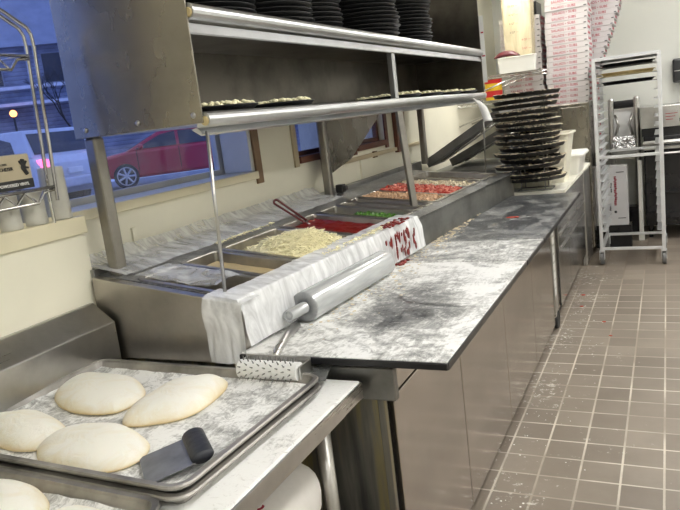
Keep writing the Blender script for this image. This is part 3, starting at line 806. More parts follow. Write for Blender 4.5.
topping_pan(-1.36, 3.96, .185, 'black round pan holding crust just past the shelf brace', 'crust crumbs in the pan just past the shelf brace', 4)
topping_pan(-1.36, 4.36, .185, 'black round pan holding crust in the middle of the far shelf bay', 'crust crumbs in the pan in the middle of the far shelf bay', 5)
topping_pan(-1.36, 4.77, .185, 'black round pan holding crust at the far end of the lower shelf', 'crust crumbs in the pan at the far end of the lower shelf', 6)
# ticket
m = MB().grid(1, 12, lambda u, v: (-1.135+.055*u+.085*v+.012*math.sin(v*4), 4.45+.01*u-.03*v, 1.585-.035*u*(1-v)-.165*v+.006*math.sin(v*7)))
tag(part('paper_ticket', m, 'paper_white', None, solid=.001, smooth=True), 'white paper ticket strip curling down from the lower shelf edge', 'ticket')

# ------------------------------------------------------------------ dough table (near left)
dt = thing('work_table', 'stainless steel table dusted with flour holding the dough trays', 'table', (-1.2, .8, 0))
part('table_top', MB().box(-1.606, -.757, -.4, 1.553, .822, .860), ['table_flour'], dt, bevel=.006, ox=(0, 0, 0))
part('top_edge', MB().box(-.757, -.752, -.4, 1.55, .812, .856).box(-1.606, -.757, 1.553, 1.557, .812, .854), 'steel_bright', dt, bevel=.001)
part('backsplash', MB().prism([(-1.700, .80), (-1.608, .80), (-1.608, 1.003), (-1.686, 1.064), (-1.700, 1.064)], 'y', -.4, 1.572), 'steel_bright', dt, bevel=.003)
for x, y in ((-.84, 1.46), (-1.55, 1.40), (-.84, -.3), (-1.55, -.3)):
    part('leg', MB().lathe([(.021, 0), (.021, .822)], (x, y, 0), 'z', 20), 'steel_leg', dt, smooth=True)
part('undershelf', MB().box(-1.60, -.80, -.35, 1.50, .30, .325), 'steel_dull', dt, bevel=.003)

# flour bags on the undershelf
def bag(cx, cy, z, label, w_=.32, d=.42, h=.13, rz=0, tx=None):
    t = thing('flour_bag', label, 'flour bag', (cx, cy, z), 'flour bags under the table')
    m = MB()
    def f(i, j):
        pass
    nu, nv = 36, 18
    def sph(u, v):
        a0 = u*2*PI; b0 = (v-.5)*PI
        cxp = math.copysign(abs(math.cos(a0))**.45, math.cos(a0))*math.cos(b0)**.35 if math.cos(b0) > 0 else 0
        cyp = math.copysign(abs(math.sin(a0))**.45, math.sin(a0))*(math.cos(b0)**.35 if math.cos(b0) > 0 else 0)
        zz = math.copysign(abs(math.sin(b0))**.7, math.sin(b0))
        p = Vector((cxp*w_/2, cyp*d/2, zz*h/2+h/2)); p += Vector((1, 1, .5))*.012*smoothn(p.x, p.y, p.z, 9)
        return (p.x+cx, p.y+cy, max(p.z, 0)+z)
    m.grid(nu, nv, sph)
    bmesh.ops.remove_doubles(m.bm, verts=m.bm.verts, dist=.0005)
    m.rot(Matrix.Rotation(rz, 4, 'Z'), (cx, cy, z))
    part('sack', m, 'bag_white', t, smooth=True)
    return t
bag(-1.03, 1.22, .326, 'white flour bag lying lowest of the two under the table', rz=.1, h=.2)
tb = bag(-1.0, 1.20, .522, 'white flour bag with a red 25, topmost of the pile under the table', rz=.15, h=.175, w_=.40, d=.46)
text('printed_number', '25', .055, 'ink_red', tb, (-.885, 1.165, .6945), (.04, .10, PI/2+2.6+.2))

# sheet pans
def sheet_pan(cx, cy, z, w_, d, label, rz, fm='pan_flour', group='floured sheet pans'):
    t = thing('sheet_pan', label, 'sheet pan', (cx, cy, z), group)
    m = MB(); tray(m, cx, cy, z, w_, d, .030, .045, .014, .002, .014, .008)
    m.rot(Matrix.Rotation(rz, 4, 'Z'), (cx, cy, z))
    part('pan_body', m, 'aluminium_pan', t)
    if fm:
        m = MB(); W, D = w_-.062, d-.062
        def f(u, v):
            x = cx+(u-.5)*W; y = cy+(v-.5)*D; e = min(u, 1-u, v, 1-v)
            return (x, y, z+.0035+.006*abs(smoothn(x, y, 0, 12))+.003*abs(smoothn(x, y, 0, 40))+.008*max(0, .03-e)/.03)
        m.grid(60, 40, f).rot(Matrix.Rotation(rz, 4, 'Z'), (cx, cy, z))
        part('flour_layer', m, fm, t, smooth=True, kind='stuff', ox=(0, 0, 0))
    return t
PCX, PCY = -1.225, 1.193
sheet_pan(PCX+.006, PCY-.004, .8605, .80, .575, 'lower sheet pan nested under the large dough tray', -.03, None, None)
sheet_pan(PCX, PCY, .879, .80, .575, 'large floured sheet pan holding four dough rounds and a bench scraper', -.03)
sheet_pan(-1.27, .635, .8605, .81, .53, 'second floured sheet pan cut off at the lower left corner', -.03)

def dough(c, u, v, z, h, label, seed):
    m = MB(); nu, nr = 40, 12
    rings = []
    c = Vector((c[0], c[1], 0)); u = Vector((u[0], u[1], 0)); v = Vector((v[0], v[1], 0))
    prof = [(0, 1), (.25, .985), (.45, .95), (.62, .86), (.76, .72), (.87, .53), (.95, .32), (.985, .16), (.985, .06), (.94, 0)]
    Ls = []
    for (q, hh) in prof[1:]:
        L_ = []
        for k in range(nu):
            a0 = 2*PI*k/nu
            wob = 1+(.10*noise.noise(Vector((math.cos(a0)*1.5+seed*3, math.sin(a0)*1.5, seed)))+.025*noise.noise(Vector((math.cos(a0)*5, math.sin(a0)*5, seed*2))))*(1 if q > .5 else .3)
            p = c+(u*math.cos(a0)+v*math.sin(a0))*q*wob
            L_.append((p.x, p.y, z+h*hh*(1+.22*noise.noise(Vector((p.x*9, p.y*9, seed)))+.10*noise.noise(Vector((p.x*26, p.y*26, seed)))))) 
        Ls.append(L_)
    m.loops(Ls, True, True)
    o = part('dough_round', m, 'dough_floured', None, smooth=True, sub=1)
    return tag(o, label, 'dough', 'soft floured dough rounds')
def dough_mat():
    m, nt, b = new_mat('dough_floured')
    v = mapped(nt); n = noisef(nt, v, 16, 7, .7, .8)
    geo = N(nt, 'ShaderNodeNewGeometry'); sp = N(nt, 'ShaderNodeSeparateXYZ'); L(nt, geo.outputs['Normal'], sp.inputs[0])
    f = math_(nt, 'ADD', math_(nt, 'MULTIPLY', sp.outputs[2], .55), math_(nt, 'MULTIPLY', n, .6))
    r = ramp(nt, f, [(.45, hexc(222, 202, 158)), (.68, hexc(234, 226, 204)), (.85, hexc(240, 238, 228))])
    L(nt, r.outputs[0], b.inputs['Base Color']); b.inputs['Roughness'].default_value = .8
    b.inputs['Subsurface Weight'].default_value = .08; b.inputs['Subsurface Radius'].default_value = (.02, .012, .006)
    bump(nt, b, n, .5, .010)
dough_mat()
DZ = .885
dough((-1.430, 1.290), (.128, .045), (.118, -.112), DZ, .040, 'flat floured dough round at the back left of the large sheet pan', 1)
dough((-1.150, 1.285), (.088, .100), (.058, -.118), DZ, .044, 'golden edged dough round at the back right of the large sheet pan', 2)
dough((-1.185, 1.022), (.120, .055), (.105, -.088), DZ, .040, 'floured dough round at the front of the large sheet pan beside the bench scraper', 3)
dough((-1.445, 1.055), (.130, .02), (.10, -.085), DZ, .040, 'floured dough round at the left end of the large sheet pan', 4)
dough((-1.23, .770), (.15, .02), (.05, -.11), .867, .045, 'dough round in the corner of the lower left sheet pan', 5)
dough((-1.00, .765), (.09, .02), (.02, -.08), .867, .034, 'small dough round at the right end of the lower left sheet pan', 6)

# bench scraper
t = thing('bench_scraper', 'steel bench scraper with dark grip lying in flour on the large sheet pan', 'scraper', (-.93, 1.0, .89))
A0 = Matrix.Rotation(math.radians(47), 4, 'Z')
m = MB().prism([(-.062, .0), (.040, .0), (.040, .0022), (-.062, .0016)], 'y', -.066, .066)
T_ = Matrix.Translation((-.945, 1.006, .900)) @ A0 @ Matrix.Rotation(-.16, 4, 'Y')
bmesh.ops.transform(m.bm, matrix=T_, verts=m.bm.verts)
part('blade', m, 'blade_steel', t)
m = MB().lathe([(.001, -.064), (.016, -.064), (.018, -.058), (.018, .058), (.016, .064), (.001, .064)], (.058, 0, .006), 'y', 18)
for v_ in m.bm.verts: v_.co.x = .058+(v_.co.x-.058)*1.35; v_.co.z = .006+(v_.co.z-.006)*.75
bmesh.ops.transform(m.bm, matrix=T_, verts=m.bm.verts)
part('grip', m, 'dark_handle', t, smooth=True)

# ------------------------------------------------------------------ ledge items: wire rack, glove box, cups
wr = thing('wire_rack', 'chrome wire rack with zigzag shelf wires standing on the window ledge', 'wire rack', (-1.70, 1.3, 1.345))
fx = -1.668; bx = -1.76
for dyy, xo in ((0, 0), (-.010, -.02)):
    part('side_frame', MB().tube([(fx+xo, .98+dyy, 1.40), (fx+xo, .98+dyy, 1.86), (fx+xo, .99+dyy, 1.94), (fx+xo, 1.02+dyy, 1.98), (fx+xo, 1.08+dyy, 2.0), (fx+xo, 1.36+dyy, 1.99), (fx+xo, 1.44+dyy, 1.953), (fx+xo, 1.508+dyy, 1.915), (fx+xo, 1.520+dyy, 1.895), (fx+xo, 1.522+dyy, 1.86), (fx+xo, 1.497+dyy, 1.41)], .0056, 8), 'chrome', wr, smooth=True)
for z, nm in ((1.452, 'lower'), (1.835, 'upper')):
    m = MB(); m.tube([(fx-.004, .98, z), (fx-.004, 1.497, z)], .0055, 8); m.tube([(fx-.004, .98, z-.040), (fx-.004, 1.43, z-.040), (fx-.004, 1.455, z-.012), (fx-.004, 1.497, z-.008)], .0050, 8)
    zz = []
    for k in range(14): zz.append((fx-.004, .98+k*.034, z-.005-(.030 if k % 2 else 0)))
    m.tube(zz, .0038, 6)
    m.tube([(-1.80, .98, z), (-1.795, 1.49, z)], .0035, 8)
    for k in range(12): m.tube([(fx-.006, .99+k*.044, z), (-1.80, .99+k*.044, z)], .002, 6)
    part('wire_shelf', m, 'chrome', wr, smooth=True)
for fy in (1.472, 1.0): part('foot', MB().tube([(-1.672, fy, 1.455), (-1.672, fy, 1.345)], .004, 8), 'chrome', wr)
gb = thing('glove_box', 'tan cardboard box of powdered vinyl gloves with a black band on the wire rack', 'glove box', (-1.74, 1.31, 1.457))
part('carton', MB().box(-1.785, -1.700, 1.19, 1.452, 1.459, 1.560), 'glove_tan', gb, bevel=.004)
part('black_band', MB().box(-1.699, -1.6985, 1.191, 1.451, 1.460, 1.487), 'ink_black', gb)
text('band_text', 'L • POWDERED VINYL', .0125, 'ink_white', gb, (-1.6978, 1.372, 1.473), (PI/2, 0, PI/2))
text('brand_text', 'ANCHIZER', .0135, 'ink_black', gb, (-1.6978, 1.355, 1.520), (PI/2, 0, PI/2))
text('small_text', 'GLOVES', .008, 'ink_black', gb, (-1.6978, 1.355, 1.534), (PI/2, 0, PI/2))
m = MB()
for k, (ay, az, l) in enumerate([(-.012, .018, .016), (-.004, .023, .019), (.004, .022, .019), (.012, .016, .015), (.016, -.004, .014)]):
    m.tube([(-1.698, 1.425, 1.522), (-1.698, 1.425+ay, 1.522+az)], .0032, 6)
m.ico((-1.698, 1.425, 1.520), .010, 2, (.2, 1, 1.1)); m.tube([(-1.698, 1.425, 1.515), (-1.698, 1.433, 1.500)], .006, 6)
part('hand_logo', m, 'ink_black', gb)
def cup(x, y, r, h, label):
    m = MB().lathe([(.001, 0), (r*.93, 0), (r, .004), (r*.985, .02), (r*.95, h-.008), (r*.92, h-.002), (r*.8, h), (.001, h)], (x, y, 1.345), 'z', 32)
    for k in range(3): pass
    o = part('paper_cup', m, 'cup_grey', None, smooth=True)
    return tag(o, label, 'cup', 'pale cylinders on the window ledge')
cup(-1.738, 1.553, .040, .165, 'tall pale grey cylinder on the window ledge, right of the wire rack')
cup(-1.735, 1.455, .040, .105, 'short pale grey cylinder on the ledge under the wire rack, beside the tall one')
cup(-1.735, 1.365, .038, .105, 'short pale grey cylinder on the ledge at the left edge under the glove box')

# ------------------------------------------------------------------ second table beyond with tubs and pan rack
t2 = thing('refrigerated_counter', 'dark stainless counter with white cutting board top beyond the prep table', 'counter', (-1.1, 5.45, 0))
part('body', MB().box(-1.66, -.70, 4.66, 6.28, .10, .90), 'steel_door_far', t2, bevel=.004)
for a, b in ((4.68, 5.20), (5.21, 5.74), (5.75, 6.27)):
    dr = part('door', MB().box(-.70, -.682, a, b, .12, .885), 'steel_door_far', t2, bevel=.003)
    part('handle_strip', MB().box(-.682, -.672, a+.05, b-.05, .60, .615).box(-.682, -.672, a+.05, b-.05, .50, .508), 'steel_bright', dr)
part('kick', MB().box(-1.6, -.74, 4.7, 6.25, 0, .10), 'black_metal', t2)
tag(part('white_cutting_board', MB().box(-1.60, -.615, 4.63, 6.30, .9015, .925), 'white_board', None, bevel=.004), 'long white plastic cutting board on the far counter', 'cutting board')
rs = thing('raised_rail', 'raised steel rail with folded open lids behind the far white cutting board', 'rail', (-1.45, 5.4, .90))
part('rail_box', MB().box(-1.70, -1.15, 5.04, 6.1, .926, 1.05), 'steel_dull', rs, bevel=.004)
def lid(y0, y1, x0, z0, x1, z1, nm):
    m = MB().prism([(x0, z0), (x1, z1), (x1-.020, z1+.055), (x0-.022, z0+.060)], 'y', y0, y1)
    l = part('lid', m, 'steel_dull', rs, bevel=.003, label=nm)
    dx, dz = x1-x0, z1-z0; f0, f1 = .15, .88
    part('lid_handle', MB().tube([(x0+dx*f0+.01, y0+.03, z0+dz*f0-.012), (x0+dx*f1+.01, y0+.03, z0+dz*f1-.012)], .007, 8), 'chrome', l, smooth=True)
lid(5.03, 5.45, -1.655, 1.105, -1.08, 1.435, 'nearer lid propped open')
lid(5.48, 6.0, -1.60, 1.06, -.98, 1.36, 'farther lid propped open')
tag(part('food_tub', tray(MB(), -1.46, 4.86, .926, .26, .26, .12, .03, .012, .003, .01), 'white_plastic', None), 'white tub tucked below the open lid behind the shelf rod', 'tub', 'white tubs on the far counter')
# tubs
def tub(cx, cy, w_, d, h, label, matn='cream_tub', lidded=False, rz=0, flare=.03):
    t = thing('food_tub', label, 'tub', (cx, cy, .9255), 'white tubs on the far counter')
    m = MB(); tray(m, cx, cy, .9255, w_, d, h, .05, .014, .004, flare, .012); m.rot(Matrix.Rotation(rz, 4, 'Z'), (cx, cy, 0))
    part('tub_body', m, matn, t)
    if lidded:
        m = MB(); m.loops([rrect(cx, cy, w_+.008, d+.008, .05, .9255+h-.012), rrect(cx, cy, w_+.012, d+.012, .052, .9255+h), rrect(cx, cy, w_-.01, d-.01, .045, .9255+h+.012)], True, True)
        m.rot(Matrix.Rotation(rz, 4, 'Z'), (cx, cy, 0)); part('tub_lid', m, 'white_plastic', t)
tub(-.80, 5.12, .40, .36, .345, 'tall cream plastic tub behind the tiered pizza pans', flare=.05)
tub(-.765, 5.60, .38, .44, .15, 'low lidded white tub at the far end of the white board', 'white_plastic', True)
tub(-.88, 4.85, .36, .13, .075, 'shallow cream tub under the tiered pizza pans')

# tiered pan rack
tr = thing('tiered_pan_stand', 'wire stand holding a tower of black pizza pans at the end of the dark board', 'pan stand', (-.84, 4.66, .926))
SX, SY = -.835, 4.70
m = MB()
m.tube([(SX-.085, SY-.05, .932), (SX+.135, SY-.05, .932), (SX+.135, SY+.10, .932), (SX-.085, SY+.10, .932)], .0045, 8, closed=True)
part('base_frame', m, 'steel_dull', tr)
for x, y in ((SX-.06, SY-.05), (SX+.095, SY-.05), (SX-.06, SY+.10), (SX+.095, SY+.10)):
    part('upright', MB().tube([(x, y, .932), (x, y, 1.56)], .0038, 8), 'steel_dull', tr)
tz = [.998, 1.028, 1.085, 1.125, 1.17, 1.205, 1.25, 1.285, 1.325, 1.365, 1.40, 1.435, 1.475, 1.51, 1.55]
words = ['lowest pan', 'second pan up', 'third pan up', 'fourth pan up', 'fifth pan up', 'sixth pan up', 'seventh pan up', 'eighth pan up', 'ninth pan up', 'tenth pan up', 'eleventh pan up', 'twelfth pan up', 'third pan from the top', 'second pan from the top', 'topmost pan with red and cream residue']
def crusty():
    m = MB(); rr = random.Random(21)
    for i in range(170):
        a0 = rr.random()*6.28; q = .185+.030*rr.random()
        m.ico((q*math.cos(a0), q*math.sin(a0), .021+.004*rr.random()), .004+.006*rr.random(), 1, (1.2, 1.2, .45))
    for i in range(60):
        a0 = rr.random()*6.28; q = .17*math.sqrt(rr.random())
        m.ico((q*math.cos(a0), q*math.sin(a0), .006), .005+.01*rr.random(), 1, (1, 1, .3))
    return m
bp = thing('pizza_pan', 'x', 'pizza pan', (0, 0, 0))
PR = .215
part('pan_disc', MB().lathe([(.001, 0), (PR*.93, 0), (PR*.955, .003), (PR*.995, .021), (PR*1.012, .022), (PR*1.012, .0245), (PR*.985, .0245), (PR*.94, .006), (PR*.90, .004), (.001, .004)], (0, 0, 0), 'z', 48), 'black_pan', bp, smooth=True)
part('crust_residue', crusty(), 'onion_cream', bp, kind='stuff')
for i, z in enumerate(tz):
    loc = (SX-.006+rnd.uniform(-.022, .022), SY+.02+rnd.uniform(-.02, .02), z)
    lab = 'black round pizza pan on the wire stand, '+words[i]
    if i == 0: o = bp; o.location = loc; o['label'] = lab; o['group'] = 'pizza pans on the wire stand'
    else: o = dup(bp, loc, rnd.random()*6, lab, 'pizza pans on the wire stand', tilt=(rnd.uniform(-.03, .03), rnd.uniform(-.03, .03)))

# ------------------------------------------------------------------ wire shelving corner
ws = thing('wire_shelving', 'chrome wire wall shelves in the far left corner holding the clear container', 'shelving', (-1.35, 5.9, 0))
WSX0, WSX1, WSY0, WSY1 = -1.72, -.98, 6.32, 6.78
WSX0, WSX1, WSY0, WSY1 = -1.745, -.98, 6.32, 6.78
for z in (1.545, 1.765):
    m = MB()
    for zz in (z, z-.03):
        m.tube([(WSX0, WSY0, zz), (WSX1, WSY0, zz), (WSX1, WSY1, zz), (WSX0, WSY1, zz)], .0045, 8, closed=True)
    for k in range(1, 24):
        x = WSX0+(WSX1-WSX0)*k/24; m.tube([(x, WSY0, z+.002), (x, WSY1, z+.002)], .0022, 5)
    z_ = [(WSX0+(WSX1-WSX0)*k/30, WSY0, z-(.026 if k % 2 else .003)) for k in range(31)]
    m.tube(z_, .002, 5)
    part('wire_shelf', m, 'chrome', ws)
    for y in (WSY0+.005, WSY1-.005): part('wall_bracket', MB().tube([(-1.745, y, z-.20), (-1.20, y, z-.035)], .007, 8), 'chrome', ws, smooth=True)
# clear container (two nested) on shelf
t = thing('clear_food_container', 'tall clear beige measuring container standing on the wire shelf', 'container', (-1.20, 6.6, 1.77))
m = MB(); tray(m, -1.20, 6.62, 1.77, .29, .27, .86, .05, .010, .004, .02, .012); part('container_body', m, 'container_clear', t)
part('dough_fill', MB().loops([rrect(-1.20, 6.62, .24, .225, .045, 2.16), rrect(-1.20, 6.62, .255, .235, .045, 2.56)], True, True), 'container_beige', t)
for k in range(6): text('measure_mark', '%d QT —' % (2+2*k) if k % 1 == 0 else '', .022, 'ink_red' if k < 2 else 'ink_black', t, (-1.22 if k > 1 else -1.12, 6.484, 1.97+.075*k), (PI/2, 0, 0))
tag(part('storage_bin', tray(MB(), -1.195, 6.40, 1.769, .34, .13, .135, .02, .006, .003, .012), 'white_plastic', None), 'low white plastic bin on the wire shelf in front of the clear container', 'bin')
tag(part('folded_cloth', MB().grid(16, 10, lambda u, v: (-1.385+.21*u, 6.345+.1*v, 1.905+.06*math.sin(PI*min(max(u, .02), .98))**.5*math.sin(PI*min(max(v, .02), .98))**.5+.004*nz((u*5, v*5, 1)))), 'burgundy', None, smooth=True, solid=.006), 'burgundy folded cloth on top of the white bin', 'cloth')
t = thing('spice_canister', 'yellow canister with red lid on the wire shelf below the white bin', 'canister', (-1.425, 6.42, 1.548))
part('can_body', MB().lathe([(.001, 0), (.074, 0), (.076, .006), (.076, .15), (.001, .15)], (-1.425, 6.42, 1.548), 'z', 28), 'yellow_body', t, smooth=False)
part('can_lid', MB().lathe([(.001, .15), (.079, .15), (.079, .185), (.074, .19), (.001, .19)], (-1.425, 6.42, 1.548), 'z', 28), 'red_lid', t)
part('can_label', MB().lathe([(.0765, .03), (.077, .03), (.077, .085), (.0765, .085)], (-1.425, 6.42, 1.548), 'z', 28, closed=True), 'red_lid', t)
pw = thing('paper_notice', 'white paper strip with red marks hanging beside the shelf end', 'paper', (-1.30, 5.6, 1.70))
part('sheet', MB().box(-1.215, -1.155, 5.0265, 5.0285, 1.68, 2.14), 'paper_white', pw)
part('red_mark', MB().box(-1.18, -1.158, 5.0255, 5.0263, 1.86, 1.87).box(-1.178, -1.160, 5.0255, 5.0263, 2.02, 2.03), 'ink_red', pw)

# ------------------------------------------------------------------ steel cabinet with pizza boxes
fc = thing('steel_cabinet', 'upright brushed steel cabinet carrying the tall stacks of pizza boxes', 'cabinet', (-.98, 6.98, 0))
part('body', MB().box(-1.47, -.655, 6.83, 7.22, .05, 1.43), 'steel_guard', fc, bevel=.006)
part('door', MB().box(-1.45, -.675, 6.812, 6.83, .12, 1.40), 'steel_guard', fc, bevel=.004)
for x in (-1.42, -.7):
    for y in (6.9, 7.15): part('foot', MB().lathe([(.02, 0), (.02, .05)], (x, y, 0), 'z', 10), 'black_metal', fc)
PB = .37
def pizza_box():
    t = thing('pizza_box', 'x', 'pizza box', (0, 0, 0))
    part('carton', MB().box(-PB/2, PB/2, 0, PB, 0, .046).box(-PB/2-.001, PB/2+.001, -.001, .02, .043, .048), 'box_board', t, bevel=.0015)
    text('lettering', 'SALADS • SUBS', .031, 'ink_red', t, (-.02, -.0012, .023), (PI/2, 0, 0), 1.05, .0003)
    text('lettering', 'SALADS • SUBS', .031, 'ink_red', t, (PB/2+.0012, .17, .023), (PI/2, 0, PI/2), 1.05, .0003)
    part('corner_slot', MB().box(PB/2-.030, PB/2-.008, -.0014, 0, .006, .014), 'ink_black', t)
    return t
pb = pizza_box()
firstb = True
BOXG = 'pizza boxes stacked on and beside the steel cabinet'
def stack(x, y, z0, n, pitch, desc, lean=(0, 0), rz=0, jit=.006, sc=1):
    global firstb
    for k in range(n):
        lab = 'red lettered pizza box, %s in the %s' % (nth(k), desc)
        loc = (x+lean[0]*k+rnd.uniform(-jit, jit), y+lean[1]*k+rnd.uniform(-jit, jit), z0+k*pitch)
        if firstb: pb.location = loc; pb.rotation_euler = (0, 0, rz); pb['label'] = lab; pb['group'] = BOXG; firstb = False
        else: dup(pb, loc, rz+rnd.uniform(-.012, .012), lab, BOXG)
stack(-.838, 6.835, 1.4305, 20, .0500, 'front stack', lean=(.0016, 0))
stack(-1.235, 6.85, 1.4305, 17, .0500, 'left stack by the container')
stack(-.795, 7.245, .92, 14, .0498, 'lower right stack by the rack', jit=.006)
stack(-.790, 7.245, .92+14*.0498, 15, .0498, 'leaning right stack by the rack', lean=(.0165, 0), jit=.006)
tag(part('box_stand', MB().box(-.98, -.61, 7.235, 7.62, .0, .9195), 'oven_black', None, bevel=.005), 'low dark stand under the right hand tower of pizza boxes', 'stand')
tag(part('black_crate', MB().box(-1.30, -1.075, 6.86, 7.15, 2.286, 2.40), 'black_metal', None, bevel=.004), 'black tray on top of the left stack of pizza boxes', 'tray')

# ------------------------------------------------------------------ bakery rack
br = thing('bakery_rack', 'aluminium rolling bakery rack with angled runners on the tile floor', 'rack', (-.31, 6.6, 0))
BX0, BX1, BY0, BY1 = -.555, -.055, 6.33, 6.98
for x in (BX0, BX1):
    for y in (BY0, BY1): part('post', MB().box(x-.014, x+.014, y-.014, y+.014, .13, 1.785), 'aluminium_rack', br, bevel=.002)
    for k in range(20):
        z = .30+k*.0735; s = 1 if x == BX0 else -1
        part('runner', MB().prism([(x+s*.0145, z), (x+s*.050, z), (x+s*.050, z+.003), (x+s*.0165, z+.003), (x+s*.0165, z+.03), (x+s*.0145, z+.03)], 'y', BY0-.0, BY1+.0), 'aluminium_rack', br)
    part('top_side_bar', MB().box(x-.014, x+.014, BY0+.014, BY1-.014, 1.755, 1.785), 'aluminium_rack', br)
    part('bottom_side_bar', MB().box(x-.014, x+.014, BY0+.014, BY1-.014, .13, .16), 'aluminium_rack', br)
for y in (BY0, BY1):
    for z in (.135, .94, 1.76):
        part('cross_bar', MB().box(BX0+.014, BX1-.014, y-.012, y+.012, z, z+.024), 'aluminium_rack', br, bevel=.002)
part('top_sheet', MB().box(BX0, BX1, BY0, BY1, 1.785, 1.789), 'aluminium_rack', br)
for x in (BX0, BX1):
    for y in (BY0, BY1):
        cst = MB().lathe([(.012, -.015), (.050, -.016), (.055, -.009), (.055, .009), (.050, .016), (.012, .015)], (x, y+.02, .0555), 'x', 22)
        cw = part('caster_wheel', cst, 'caster_grey', br)
        part('caster_fork', MB().box(x-.022, x-.018, y-.01, y+.04, .05, .125).box(x+.018, x+.022, y-.01, y+.04, .05, .125).box(x-.022, x+.022, y-.015, y+.045, .118, .13), 'aluminium_rack', cw)
for k, (z, mt, lb) in enumerate([(1.7015, 'black_pan', 'dark round pan on the top runner of the bakery rack'), (1.628, 'cork_tan', 'tan crusted pan on the second runner of the bakery rack'), (1.5545, 'black_pan', 'dark round pan on the third runner of the bakery rack')]):
    m = MB().box(BX0+.02, BX1-.02, 6.37, 6.94, z-.0, z+.004); tray(m, (BX0+BX1)/2, 6.655, z+.004, .44, .54, .026, .2, .01, .002, .02, .005)
    tag(part('round_baking_pan', m, mt, None), lb, 'pan', 'pans on the bakery rack')

# ------------------------------------------------------------------ oven and things at the back
ov = thing('pizza_oven', 'large black conveyor pizza oven with steel control panel against the back wall', 'oven', (.5, 7.7, 0))
part('control_panel', MB().box(-.243, .90, 7.40, 7.95, 1.10, 1.305), 'steel_bright', ov, bevel=.005)
for k in range(3):
    part('panel_text_line', MB().box(-.02, .085-.02*k, 7.3985, 7.3998, 1.222-.028*k, 1.228-.028*k), 'ink_red', ov)
part('panel_switch', MB().box(.10, .115, 7.396, 7.40, 1.14, 1.175), 'ink_black', ov)
part('oven_hood', MB().box(-.235, .90, 7.45, 7.95, 1.02, 1.10), 'black_metal', ov)
part('conveyor', MB().box(-.22, .90, 7.28, 7.45, .90, .925).tube([(-.22, 7.28, .965), (.9, 7.28, .965)], .022, 12).tube([(-.22, 7.28, .86), (.9, 7.28, .86)], .012, 10), 'steel_bright', ov, smooth=False)
part('oven_body', MB().box(-.22, .90, 7.42, 7.98, .13, 1.02), 'oven_black', ov, bevel=.01)
part('oven_shelf', MB().box(-.22, .90, 7.36, 7.42, .46, .475).box(-.22, .90, 7.34, 7.42, .22, .27), 'oven_black', ov)
for x in (-.18, .85):
    for y in (7.5, 7.9): part('leg', MB().lathe([(.02, 0), (.02, .13)], (x, y, 0), 'z', 10), 'oven_black', ov)
tag(part('white_pipe', MB().box(-.283, -.243, 7.35, 7.385, .08, .80).box(-.29, -.236, 7.33, 7.40, 0, .08), 'white_plastic', None, bevel=.006), 'white upright post in front of the oven corner', 'post')
# steel roller stand with foil
rl = thing('roller_stand', 'steel frame with black top roller and foil beside the oven', 'stand', (-.42, 7.55, 0))
for x in (-.525, -.285):
    part('upright', MB().box(x-.028, x+.028, 7.66, 7.76, .30, 1.42), 'steel_bright', rl, bevel=.02)
part('roller', MB().lathe([(.001, 0), (.04, 0), (.04, .184), (.001, .184)], (-.497, 7.71, 1.35), 'x', 18), 'black_metal', rl, smooth=False)
part('back_plate', MB().box(-.497, -.313, 7.72, 7.74, .80, 1.30), 'paper_white', rl)
part('side_arm', MB().tube([(-.49, 7.66, 1.25), (-.455, 7.62, 1.15), (-.49, 7.66, 1.02)], .014, 8).tube([(-.32, 7.66, 1.25), (-.355, 7.62, 1.15), (-.32, 7.66, 1.02)], .014, 8), 'steel_bright', rl, smooth=True)
part('chute', MB().prism([(7.60, .80), (7.72, .80), (7.72, 1.02), (7.60, .94)], 'x', -.497, -.313), 'steel_pan', rl)
part('base', MB().box(-.53, -.28, 7.64, 7.78, .0, .30), 'oven_black', rl)
m = MB().grid(24, 16, lambda u, v: (-.51+.21*u, 7.50+.12*v, .99+.05*abs(nz((u*7, v*7, 3)))+.035*math.sin(PI*v)))
m.grid(24, 10, lambda u, v: (-.51+.21*u, 7.50-.02*abs(nz((u*8, v*8, 5))), .99-.09*v))
tag(part('crumpled_foil', m, 'foil', None, smooth=False), 'crumpled aluminium foil laid over the stand beside the oven', 'foil')
tag(part('foil_shelf', MB().box(-.52, -.29, 7.50, 7.635, .86, .975), 'steel_dull', None), 'small steel ledge under the crumpled foil', 'ledge')
# carton
ct = thing('shipping_carton', 'white cardboard carton with red lettering standing on end behind the bakery rack', 'carton', (-.50, 7.02, .22))
m = MB().box(-.672, -.362, 7.03, 7.15, .225, .80)
part('carton_body', m, 'carton_white', ct, bevel=.003)
def scrawl(nm, x, z0, z1, w_, matn, seed):
    r2 = random.Random(seed); m = MB(); z = z1
    while z > z0:
        h = .006+.012*r2.random(); k = r2.random()
        m.box(x-w_*(.2+.3*k), x+w_*(.2+.3*(1-k)), 7.0285, 7.0298, z-h, z); m.box(x-w_*.5*k, x-w_*.5*k+.004, 7.0285, 7.0298, z-h-.006, z); z -= h+.004
    part(nm, m, matn, ct)
scrawl('red_lettering', -.470, .42, .70, .030, 'ink_red', 3)
scrawl('small_lettering', -.508, .56, .64, .016, 'ink_black', 4)
scrawl('small_lettering', -.520, .34, .42, .012, 'ink_black', 6)
part('carton_mark', MB().lathe([(.001, 0), (.013, 0), (.013, .001), (.001, .001)], (-.475, 7.029, .355), 'y', 14), 'ink_black', ct)
part('printed_line', MB().box(-.46, -.39, 7.0285, 7.0297, .735, .742), 'ink_black', ct)
part('printed_line', MB().box(-.455, -.385, 7.0285, 7.0297, .29, .297), 'ink_black', ct)
tag(part('carton_stand', MB().box(-.66, -.34, 7.03, 7.19, 0, .224), 'oven_black', None), 'low black stand under the white carton', 'stand')
